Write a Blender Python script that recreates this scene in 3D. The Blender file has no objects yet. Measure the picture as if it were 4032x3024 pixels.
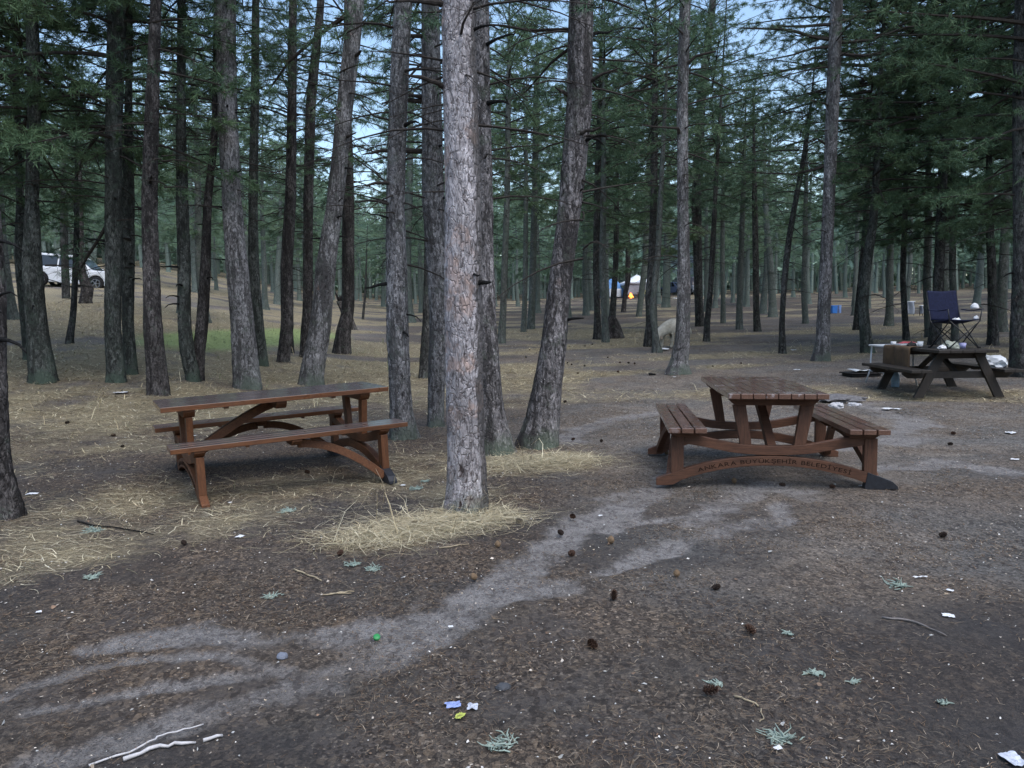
import bpy, bmesh, math, random
import numpy as np
from mathutils import Vector, Matrix
from math import sin, cos, pi, radians as RAD
scene = bpy.context.scene
COL = scene.collection
rng = np.random.default_rng(11)
random.seed(4)

# ------------------------------------------------------------------ helpers
def link(o, parent=None):
    COL.objects.link(o)
    if parent is not None: o.parent = parent
    return o
def tag(o, label=None, cat=None, group=None, kind=None):
    if label: o['label'] = label
    if cat: o['category'] = cat
    if group: o['group'] = group
    if kind: o['kind'] = kind
    return o
def empty(name, loc=(0,0,0), rz=0, label=None, cat=None, group=None):
    o = bpy.data.objects.new(name, None); o.empty_display_size = .2
    o.location = loc; o.rotation_euler = (0,0,rz)
    link(o); return tag(o, label, cat, group)
def copy_tree(o, parent=None):
    c = o.copy(); COL.objects.link(c)
    if parent is not None: c.parent = parent
    for ch in list(o.children): copy_tree(ch, c)
    return c
class MB:
    def __init__(s): s.v=[]; s.f=[]; s.m=[]
    def add(s, vs, fs, mi=0):
        b=len(s.v); s.v+= [tuple(map(float,v)) for v in vs]; s.f+=[tuple(i+b for i in f) for f in fs]; s.m+=[mi]*len(fs); return s
    def box(s, x0,x1,y0,y1,z0,z1,mi=0):
        return s.add([(x0,y0,z0),(x1,y0,z0),(x1,y1,z0),(x0,y1,z0),(x0,y0,z1),(x1,y0,z1),(x1,y1,z1),(x0,y1,z1)],
            [(0,3,2,1),(4,5,6,7),(0,1,5,4),(1,2,6,5),(2,3,7,6),(3,0,4,7)],mi)
    def prism(s, poly, axis, a, b, mi=0, shift=None):
        # poly 2D; axis 'x': poly=(y,z); 'y': poly=(x,z); 'z': poly=(x,y)
        n=len(poly)
        def mk(p,t):
            return {'x':(t,p[0],p[1]),'y':(p[0],t,p[1]),'z':(p[0],p[1],t)}[axis]
        vs=[mk(p,a) for p in poly]+[mk(p,b) for p in poly]
        if shift: vs=[shift(v) for v in vs]
        fs=[tuple(range(n)),tuple(range(2*n-1,n-1,-1))]+[(i,n+i,n+(i+1)%n,(i+1)%n) for i in range(n)]
        return s.add(vs,fs,mi)
    def tube(s, pts, rad, n=8, mi=0, caps=True):
        pts=[Vector(p) for p in pts]; rings=[]
        up=Vector((0,0,1)); prev=None
        for i,p in enumerate(pts):
            t=(pts[min(i+1,len(pts)-1)]-pts[max(i-1,0)]).normalized()
            if prev is None:
                a=up if abs(t.z)<.9 else Vector((1,0,0)); x=t.cross(a).normalized()
            else: x=(prev-t*prev.dot(t)).normalized()
            prev=x; y=t.cross(x); r=rad[i] if hasattr(rad,'__len__') else rad
            rings.append([p+(x*cos(2*pi*k/n)+y*sin(2*pi*k/n))*r for k in range(n)])
        vs=[v for r in rings for v in r]; fs=[]
        for i in range(len(pts)-1):
            for k in range(n):
                fs.append((i*n+k,i*n+(k+1)%n,(i+1)*n+(k+1)%n,(i+1)*n+k))
        if caps: fs+= [tuple(range(n-1,-1,-1)),tuple(range((len(pts)-1)*n,len(pts)*n))]
        return s.add(vs,fs,mi)
    def lathe(s, prof, n=16, mi=0, c=(0,0,0)):
        vs=[];fs=[];m=len(prof)
        for r,z in prof:
            for k in range(n): vs.append((c[0]+r*cos(2*pi*k/n),c[1]+r*sin(2*pi*k/n),c[2]+z))
        for i in range(m-1):
            for k in range(n): fs.append((i*n+k,i*n+(k+1)%n,(i+1)*n+(k+1)%n,(i+1)*n+k))
        fs+= [tuple(range(n-1,-1,-1)),tuple(range((m-1)*n,m*n))]
        return s.add(vs,fs,mi)
    def build(s, name, mats, parent=None, smooth=False, bevel=0, recalc=True):
        me=bpy.data.meshes.new(name); me.from_pydata(s.v,[],s.f)
        mats=mats if isinstance(mats,(list,tuple)) else [mats]
        for m in mats: me.materials.append(m)
        if len(mats)>1: me.polygons.foreach_set('material_index',s.m)
        if recalc:
            bm=bmesh.new(); bm.from_mesh(me); bmesh.ops.recalc_face_normals(bm,faces=bm.faces); bm.to_mesh(me); bm.free()
        if smooth: me.polygons.foreach_set('use_smooth',[True]*len(me.polygons))
        o=link(bpy.data.objects.new(name,me),parent)
        if bevel:
            b=o.modifiers.new('bevel','BEVEL'); b.width=bevel; b.segments=2; b.limit_method='ANGLE'; b.angle_limit=RAD(40)
        return o
def np_mesh(name, V, F, mats, parent=None, smooth=True, mi=None, attrs=None):
    """V (n,3) array, F list of int arrays (m,k) with k=3 or 4"""
    me=bpy.data.meshes.new(name); V=np.ascontiguousarray(V,dtype=np.float32)
    me.vertices.add(len(V)); me.vertices.foreach_set('co',V.ravel())
    Fs=F if isinstance(F,list) else [F]
    idx=np.concatenate([f.ravel() for f in Fs]).astype(np.int32)
    tot=np.concatenate([np.full(len(f),f.shape[1]) for f in Fs]).astype(np.int32)
    start=np.concatenate([[0],np.cumsum(tot)[:-1]]).astype(np.int32)
    me.loops.add(len(idx)); me.loops.foreach_set('vertex_index',idx)
    me.polygons.add(len(tot)); me.polygons.foreach_set('loop_start',start); me.polygons.foreach_set('loop_total',tot)
    for m in (mats if isinstance(mats,(list,tuple)) else [mats]): me.materials.append(m)
    if mi is not None: me.polygons.foreach_set('material_index',mi.astype(np.int32))
    me.polygons.foreach_set('use_smooth',np.full(len(tot),smooth))
    me.update(calc_edges=True)
    for an,(typ,arr) in (attrs or {}).items():
        a=me.attributes.new(an,typ,'POINT'); a.data.foreach_set('color' if 'COLOR' in typ else 'value',np.ascontiguousarray(arr,dtype=np.float32).ravel())
    if name is None: return me
    o=link(bpy.data.objects.new(name,me),parent); return o
# vectorised value noise
def _h(ix,iy,iz,seed):
    n=(ix.astype(np.int64)*374761393+iy.astype(np.int64)*668265263+iz.astype(np.int64)*2147483647+seed*974711)&0xffffffff
    n=((n^(n>>13))*1274126177)&0xffffffff
    return ((n^(n>>16))&0xffff)/65535.0
def vn(x,y,z=0,seed=0):
    x,y,z=np.broadcast_arrays(np.asarray(x,float),np.asarray(y,float),np.asarray(z,float))
    xi,yi,zi=np.floor(x),np.floor(y),np.floor(z); fx,fy,fz=x-xi,y-yi,z-zi
    fx,fy,fz=[f*f*(3-2*f) for f in (fx,fy,fz)]
    r=0
    for a in (0,1):
        for b in (0,1):
            for c in (0,1):
                r=r+_h(xi+a,yi+b,zi+c,seed)*(fx if a else 1-fx)*(fy if b else 1-fy)*(fz if c else 1-fz)
    return r*2-1
def fbm(x,y,z=0,seed=0,o=4):
    r=0;a=.5
    for i in range(o): r=r+a*vn(x*2**i,y*2**i,np.asarray(z)*2**i,seed+i*17); a*=.5
    return r

# ------------------------------------------------------------------ node helpers
def new_mat(name):
    m=bpy.data.materials.new(name); m.use_nodes=True; nt=m.node_tree; nt.nodes.clear()
    out=nt.nodes.new('ShaderNodeOutputMaterial'); b=nt.nodes.new('ShaderNodeBsdfPrincipled'); nt.links.new(b.outputs[0],out.inputs[0])
    return m,nt,b
def N(nt,typ,**k):
    n=nt.nodes.new(typ)
    for a,v in k.items():
        if a.startswith('i_'):
            key=a[2:]; key=int(key) if key.isdigit() else key.replace('_',' ')
            n.inputs[key].default_value=v
        else: setattr(n,a,v)
    return n
def L(nt,a,b): nt.links.new(a,b)
def coords(nt,scale=(1,1,1),kind='Object'):
    t=N(nt,'ShaderNodeTexCoord'); m=N(nt,'ShaderNodeMapping'); m.inputs['Scale'].default_value=scale
    L(nt,t.outputs[kind],m.inputs['Vector']); return m.outputs[0]
def noise(nt,vec,scale,detail=4,rough=.55,dist=0):
    n=N(nt,'ShaderNodeTexNoise'); n.inputs['Scale'].default_value=scale; n.inputs['Detail'].default_value=detail; n.inputs['Roughness'].default_value=rough; n.inputs['Distortion'].default_value=dist
    if vec is not None: L(nt,vec,n.inputs['Vector'])
    return n.outputs['Fac']
def ramp(nt,fac,stops,interp='LINEAR'):
    r=N(nt,'ShaderNodeValToRGB'); cr=r.color_ramp; cr.interpolation=interp
    while len(cr.elements)>1: cr.elements.remove(cr.elements[-1])
    for i,(p,c) in enumerate(stops):
        e=cr.elements[0] if i==0 else cr.elements.new(p); e.position=p
        e.color=(c,c,c,1) if isinstance(c,(int,float)) else (*c,1)
    L(nt,fac,r.inputs[0]); return r.outputs[0]
def mix(nt,f,a,b,typ='MIX'):
    m=N(nt,'ShaderNodeMix'); m.data_type='RGBA'; m.blend_type=typ
    for s,v in ((m.inputs[0],f),(m.inputs[6],a),(m.inputs[7],b)):
        if isinstance(v,(int,float)): s.default_value=v
        elif isinstance(v,tuple): s.default_value=(*v,1)
        else: L(nt,v,s)
    return m.outputs[2]
def mth(nt,op,a,b=0.0,clamp=False):
    m=N(nt,'ShaderNodeMath'); m.operation=op; m.use_clamp=clamp
    for i,v in enumerate((a,b)):
        if isinstance(v,(int,float)): m.inputs[i].default_value=v
        else: L(nt,v,m.inputs[i])
    return m.outputs[0]
def bump(nt,b,h,strength=.3,dist=.01):
    n=N(nt,'ShaderNodeBump'); n.inputs['Strength'].default_value=strength; n.inputs['Distance'].default_value=dist
    L(nt,h,n.inputs['Height']); L(nt,n.outputs[0],b.inputs['Normal'])
def setc(b,c): b.inputs['Base Color'].default_value=(*c,1)
def simple(name,c,rough=.6,var=.25,scale=20,metal=0,spec=.4,bmp=0):
    m,nt,b=new_mat(name); v=coords(nt); f=noise(nt,v,scale,4)
    d=tuple(x*(1-var) for x in c); l=tuple(min(1,x*(1+var)) for x in c)
    L(nt,ramp(nt,f,[(.3,d),(.7,l)]),b.inputs['Base Color'])
    b.inputs['Roughness'].default_value=rough; b.inputs['Metallic'].default_value=metal; b.inputs['Specular IOR Level'].default_value=spec
    if bmp: bump(nt,b,f,bmp,.01)
    return m

# ------------------------------------------------------------------ terrain
def sm(a,b,x):
    t=np.clip((x-a)/(b-a),0,1); return t*t*(3-2*t)
def terrain(x,y):
    x=np.asarray(x,float); y=np.asarray(y,float)
    d=np.hypot(x,y); u=x/np.maximum(y,1.0)
    t=sm(-.12,-.52,u)*sm(-6,2,y); sl=.042+.046*t; d0=12-3*t
    e=(d-d0)/1.2
    return sl*1.2*np.where(e>40,e,np.log1p(np.exp(np.minimum(e,40))))
def seg_mask(x,y,paths):
    """soft path mask 0..1"""
    out=np.zeros_like(x)
    wob=.45*fbm(x*1.7,y*1.7,0,71,4)+.5*fbm(x*6,y*6,0,72,4)
    for P in paths:
        for (x0,y0,w0),(x1,y1,w1) in zip(P[:-1],P[1:]):
            dx,dy=x1-x0,y1-y0; t=np.clip(((x-x0)*dx+(y-y0)*dy)/(dx*dx+dy*dy),0,1)
            w=w0+(w1-w0)*t; d=np.hypot(x-x0-t*dx,y-y0-t*dy)/(w*.8)+wob*1.7
            out=np.maximum(out,1-sm(.35,1.3,d))
    return out*np.clip(1.0+1.1*fbm(x*3.1,y*3.1,0,74,4),.15,1)*np.clip(.5+(np.hypot(x,y)-2.4)*.38,.5,1)
def straw_mask(x,y):
    out=np.zeros_like(x)
    for cx,cy,r,a in STRAW:
        d=np.hypot(x-cx,y-cy)/r; out=np.maximum(out,min(1,a*1.35)*np.exp(-d*d*1.1))
    far=sm(9,16,np.hypot(x,y)); n=fbm(x*.22,y*.55,0,31,4); u=x/np.maximum(y,1)
    bg=far*sm(-.16,.22,n+.24*sm(-.05,-.35,u)-.1*sm(.05,.2,u)*sm(26,14,np.hypot(x,y)))*(.8+.2*sm(.1,-.3,u))
    out=np.maximum(out,.95*bg)
    n2=fbm(x*1.3,y*1.3,0,33,4)+.6*fbm(x*5,y*5,0,34,3)
    return np.clip(out*(1+.8*n2)+.12*n2*sm(.2,-.5,u),0,1)
def grey_mask(x,y):
    d=np.hypot(x,y); u=x/np.maximum(y,1); return np.clip(sm(.0,.22,u+.05*fbm(x,y,0,82,3))*sm(3.,4.6,y)*sm(26,12,d)*(.75+.8*fbm(x*1.2,y*2.,0,81,4))+.9*sm(-.14,-.04,u)*sm(7,10,y)*sm(60,20,d)*(.7+fbm(x*.8,y*1.6,0,83,4))+sm(-.08,-.22,u)*sm(9,14,d)*(.75+fbm(x*.4,y*.8,0,84,4)),0,1)
def damp_mask(x,y):
    n=.5*fbm(x*1.1,y*1.1,0,91,4); return np.clip(sm(.8,1.7,x+n)*sm(4.2,3.,y+n)+.8*sm(.28,.5,fbm(x*.9,y*.9,0,92,4)+.12)*sm(8,5,y),0,1)
def green_mask(x,y):
    out=np.zeros_like(x)
    for cx,cy in GREEN: out=np.maximum(out,np.exp(-(((x-cx)/1.3)**2+((y-cy)/3.)**2)))
    n=sm(.0,.5,fbm(x*.7,y*.7,0,37,3)); return np.clip(out*1.3+.18*n*sm(8,12,y)*sm(.05,-.15,x/np.maximum(y,1)),0,1)
def gz(x,y,pm=None):
    x=np.asarray(x,float); y=np.asarray(y,float)
    d=np.hypot(x,y); k=sm(120,6,d)*.7+.3
    z=terrain(x,y)+k*(.022*fbm(x*1.1,y*1.1,0,1,3)+.012*fbm(x*5,y*5,0,2,3))+.006*fbm(x*19,y*19,0,3,3)*sm(25,6,d)
    if pm is not None: z=z-.012*pm
    return z
def gz1(x,y): return float(gz(np.array([x]),np.array([y]))[0])
PATHS=[[(-1.95,2.85,0.14),(-1.66,3.14,0.09),(-1.24,3.18,0.08),(-0.93,3.05,0.09)],[(-1.49,2.36,0.18),(-1.1,2.69,0.18),(-0.66,3.04,0.19),(-0.43,3.26,0.22),(-0.23,3.68,0.24),(0.02,4.19,0.2),(0.25,4.71,0.26),(0.72,5.42,0.26),(1.18,6.29,0.2),(1.53,7.05,0.2)],[(-0.25,3.57,0.15),(0.34,4.02,0.15),(0.79,4.54,0.16),(1.33,4.91,0.18),(1.79,5.2,0.16),(1.97,5.64,0.14)],[(0.59,8.75,0.3),(0.82,9.63,0.3),(1.38,10.4,0.25),(2.24,11.29,0.25)],[(3.51,8.01,0.35),(4.5,8.52,0.35),(5.05,9.92,0.4),(5.11,11.54,0.4),(4.51,12.77,0.4)],[(-1.84,3.28,0.12),(-1.44,3.39,0.16),(-1.12,3.31,0.12),(-0.66,3.42,0.14)],[(-0.08,3.97,0.1),(0.22,4.61,0.1),(0.6,5.23,0.1)],[(0.74,5.14,0.09),(1.18,5.29,0.09),(1.53,5.53,0.09)],[(0.16,3.89,0.09),(0.55,4.17,0.09),(1.0,4.62,0.1)],[(3.24,6.81,0.2),(4.0,7.07,0.22),(4.34,6.62,0.22)],[(-1.76,2.7,0.1),(-1.4,2.91,0.1),(-1.03,3.01,0.1)],[(1.21,5.14,0.16),(2.03,6.23,0.25),(2.24,5.81,0.2)]]
STRAW=[(-0.36,5.35,0.3,1.0),(-0.56,5.12,0.28,0.95),(-0.75,4.91,0.25,0.8),(-0.94,4.82,0.25,0.6),(-0.04,7.17,0.45,0.9),(0.32,7.38,0.5,0.95),(0.56,7.73,0.35,0.8),(-0.37,6.23,0.45,0.6),(-1.94,6.32,0.9,0.4),(-2.27,5.71,0.9,0.5),(-2.86,5.86,0.9,0.5),(-3.27,5.48,1.0,0.45),(-1.55,6.3,0.7,0.45),(-1.11,6.64,0.6,0.45),(-4.52,8.33,1.4,0.35),(-6.43,10.72,2.5,0.6),(-5.1,10.6,2.2,0.75),(-4.78,12.26,2.2,0.8),(-4.41,14.69,2.0,0.75),(-3.34,17.27,2.0,0.5),(-3.48,10.66,1.8,0.5),(-3.38,12.15,1.4,0.4),(-0.04,8.49,0.8,0.4),(-0.57,7.45,0.9,0.5),(-3.02,4.62,0.8,0.4),(-2.01,9.68,1.2,0.3)]
GREEN=[(-7.41,23.01),(-7.74,20.63),(-7.21,26.26)]
CONES=[(-0.1,4.64,1),(-0.21,4.04,1),(0.59,4.7,1),(0.86,4.07,1),(1.24,6.3,1),(1.82,6.34,1),(1.54,7.73,1),(0.48,3.72,2),(0.31,3.21,0),(0.01,5.21,0),(0.42,5.3,0),(0.31,4.89,0),(0.32,4.44,0),(2.63,4.73,0),(1.04,3.28,0),(1.0,3.84,0),(0.68,2.75,0),(2.16,6.11,0),(2.5,6.09,0),(-2.03,4.72,0),(-1.04,4.51,0),(-4.14,8.24,0),(-4.55,8.77,0),(-5.38,9.42,0),(-1.89,6.99,0),(0.98,8.54,0),(0.66,8.72,0),(4.47,7.95,0),(4.87,8.6,0)]
MIDCONES=[(2.18,23.18),(2.43,23.75),(2.38,19.51),(1.32,18.46),(2.55,18.22),(2.73,18.04),(2.82,17.88),(1.63,17.69),(1.35,16.24),(1.38,18.1),(2.25,16.36),(4.41,17.03),(5.12,17.39),(0.36,20.13),(0.49,22.21),(0.8,12.07)]
PAPERS=[(-3.9,6.24,0.13,0),(-1.76,4.92,0.085,0),(-2.18,5.91,0.05,0),(-5.81,11.58,0.3,0),(-2.32,3.7,0.05,0),(-0.23,2.71,0.085,1),(-0.16,2.7,0.075,2),(1.98,3.47,0.085,0),(2.12,3.98,0.09,3),(2.17,3.79,0.05,0),(0.83,2.38,0.04,0),(1.53,2.3,0.11,2),(2.76,6.11,0.07,0),(5.56,8.64,0.2,0),(4.65,7.15,0.1,0),(-0.49,5.4,0.07,0),(-0.29,3.39,0.04,0),(0.6,5.32,0.05,0),(-0.92,6.42,0.07,0),(5.02,11.4,0.25,0),(5.2,10.77,0.22,0),(5.31,10.71,0.15,0),(5.2,10.79,0.15,0),(7.45,20.61,0.25,0),(5.89,16.13,0.2,0),(3.2,15.35,0.12,0),(17.3,82.72,1.2,0),(-3.68,8.94,0.08,0)]
LICHEN=[(-1.25,3.87,0.075),(-2.32,4.17,0.075),(-1.65,5.62,0.1),(-0.05,2.46,0.1),(-0.79,4.27,0.08),(-0.92,4.34,0.08),(-0.8,6.33,0.1),(-0.76,6.58,0.07),(0.86,2.45,0.1),(1.15,2.9,0.06),(0.75,2.84,0.05),(1.19,3.31,0.045),(1.95,3.87,0.1),(1.27,2.83,0.04),(1.51,2.66,0.04),(-2.81,5.15,0.11)]
STICKS=[([(-1.26,2.38),(-1.2,2.44),(-1.13,2.47),(-1.07,2.49)],0.0065,0),([(-1.05,2.5),(-1.0,2.54)],0.006,0),([(-1.35,2.35),(-1.26,2.43),(-1.22,2.49),(-1.2,2.53),(-1.15,2.58),(-1.1,2.63)],0.0035,0),([(-3.04,5.35),(-2.88,5.26),(-2.63,5.17),(-2.36,5.02)],0.006,1),([(1.67,3.47),(1.79,3.41),(1.82,3.32),(1.84,3.23)],0.005,2),([(0.8,2.73),(0.84,2.7),(0.86,2.67)],0.004,3),([(0.86,2.65),(0.85,2.59),(0.83,2.56)],0.0025,3),([(-0.99,3.88),(-0.9,3.91),(-0.83,3.93)],0.004,3),([(-0.95,3.9),(-0.84,3.91)],0.004,3),([(2.77,15.78),(2.91,15.79)],0.03,1),([(-0.46,4.65),(-0.28,4.72)],0.004,3),([(-1.24,4.26),(-1.12,4.17),(-1.04,4.1)],0.005,3)]
TRAY=(6.65,14.83)
CARLOC=(-22.44,40.59,3.19)
CAP=(-0.61,3.32)
LEAF=(-0.2,2.62)
PEBBLE=[(-0.98,3.17),(-0.05,2.85)]
ASH=[(4.95,11.85),(4.64,11.1),(5.02,11.39),(4.83,11.7)]
LIMBS=[('grey2',[(-1.076,3.462,0.0353),(-1.359,3.474,0.0324),(-1.627,3.439,0.0176),(-1.77,3.395,0.0059)],0),('grey2',[(-1.061,4.073,0.0324),(-1.186,4.067,0.0294),(-1.344,4.032,0.0235),(-1.517,3.985,0.0088)],0),('grey2',[(-1.013,4.11,0.0294),(-1.185,4.121,0.0206),(-1.357,4.12,0.0088)],0),('grey2',[(-0.871,4.863,0.0324),(-1.089,4.836,0.0265),(-1.276,4.817,0.0176),(-1.463,4.759,0.0059)],0),('main',[(-0.422,2.974,0.0183),(-0.474,3.0,0.0183),(-0.579,3.015,0.015),(-0.69,3.008,0.005)],0),('main',[(-0.418,3.552,0.0233),(-0.522,3.549,0.0199),(-0.654,3.525,0.01),(-0.804,3.498,0.005)],0),('benchT',[(-1.311,2.922,0.0213),(-1.454,2.903,0.0186),(-1.613,2.856,0.008)],0),('benchT',[(-1.318,2.683,0.0186),(-1.532,2.679,0.0133),(-1.705,2.647,0.008)],0),('benchT',[(-1.34,2.894,0.0133),(-1.48,2.994,0.0107),(-1.689,3.158,0.0053)],0),('benchT',[(-1.32,3.611,0.0133),(-1.462,3.62,0.0107),(-1.614,3.733,0.0053)],0),('lean6',[(-2.748,6.084,0.0343),(-2.635,6.104,0.03),(-2.566,6.114,0.0171)],0),('lean6',[(-2.954,4.649,0.03),(-2.862,4.681,0.0257),(-2.702,4.701,0.0086)],0),('lean6',[(-2.607,6.977,0.0471),(-3.39,6.509,0.0385),(-3.97,6.102,0.0257),(-4.445,5.581,0.0128)],1),('pairR',[(0.772,3.769,0.0224),(0.937,3.851,0.0174),(1.13,3.881,0.0075)],0),('pairR',[(0.626,3.705,0.0224),(0.563,3.706,0.0174),(0.481,3.726,0.0075)],0),('pairR',[(0.681,3.298,0.0224),(0.803,3.32,0.0174),(0.934,3.337,0.01)],0),('pairR',[(0.699,4.355,0.0199),(0.315,4.407,0.0174),(-0.067,4.528,0.01)],1),('t32',[(7.148,7.358,0.0472),(6.87,7.415,0.0419),(6.397,7.596,0.0367),(6.036,7.695,0.0315),(5.206,7.773,0.0157)],1),('t32',[(7.142,7.679,0.0419),(6.589,7.713,0.0315),(5.897,7.777,0.021)],1),('t32',[(7.152,7.197,0.0419),(6.763,7.216,0.0315),(6.377,7.128,0.021),(5.63,7.031,0.0105)],1),('t32',[(7.28,7.703,0.0472),(7.554,7.806,0.0419),(7.826,7.988,0.0315),(8.374,8.14,0.021)],1),('t32',[(7.294,7.034,0.0419),(7.848,7.039,0.0367),(8.539,7.123,0.0262),(8.712,6.879,0.0157)],1),('t32',[(7.261,7.276,0.0419),(7.979,7.372,0.0367),(8.8,7.681,0.0262),(9.9,7.852,0.0157)],1),('t32',[(7.035,4.646,0.0367),(6.699,4.582,0.0315),(6.419,4.517,0.021),(5.239,4.604,0.0105)],1),('t32',[(7.083,5.057,0.0262),(6.8,5.198,0.021),(6.467,5.039,0.0105)],0),('t9',[(-6.271,4.491,0.0372),(-6.527,4.353,0.0298),(-6.799,4.073,0.0223),(-7.0,3.775,0.0149)],1),('t9',[(-6.344,3.003,0.0335),(-6.588,2.738,0.0261),(-6.863,2.451,0.0223),(-7.101,2.184,0.0112)],1),('t10',[(-7.413,4.567,0.0367),(-7.639,4.396,0.033),(-7.878,4.049,0.0257)],1),('t30',[(7.831,7.559,0.0768),(8.296,8.288,0.0672),(8.668,8.833,0.048),(8.793,9.562,0.0288)],1),('t28',[(3.431,6.232,0.0331),(3.705,6.423,0.0283),(4.071,6.471,0.0189)],0),('t28',[(3.417,4.977,0.0378),(3.361,5.068,0.0283),(2.604,5.125,0.0094)],0)]
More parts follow.
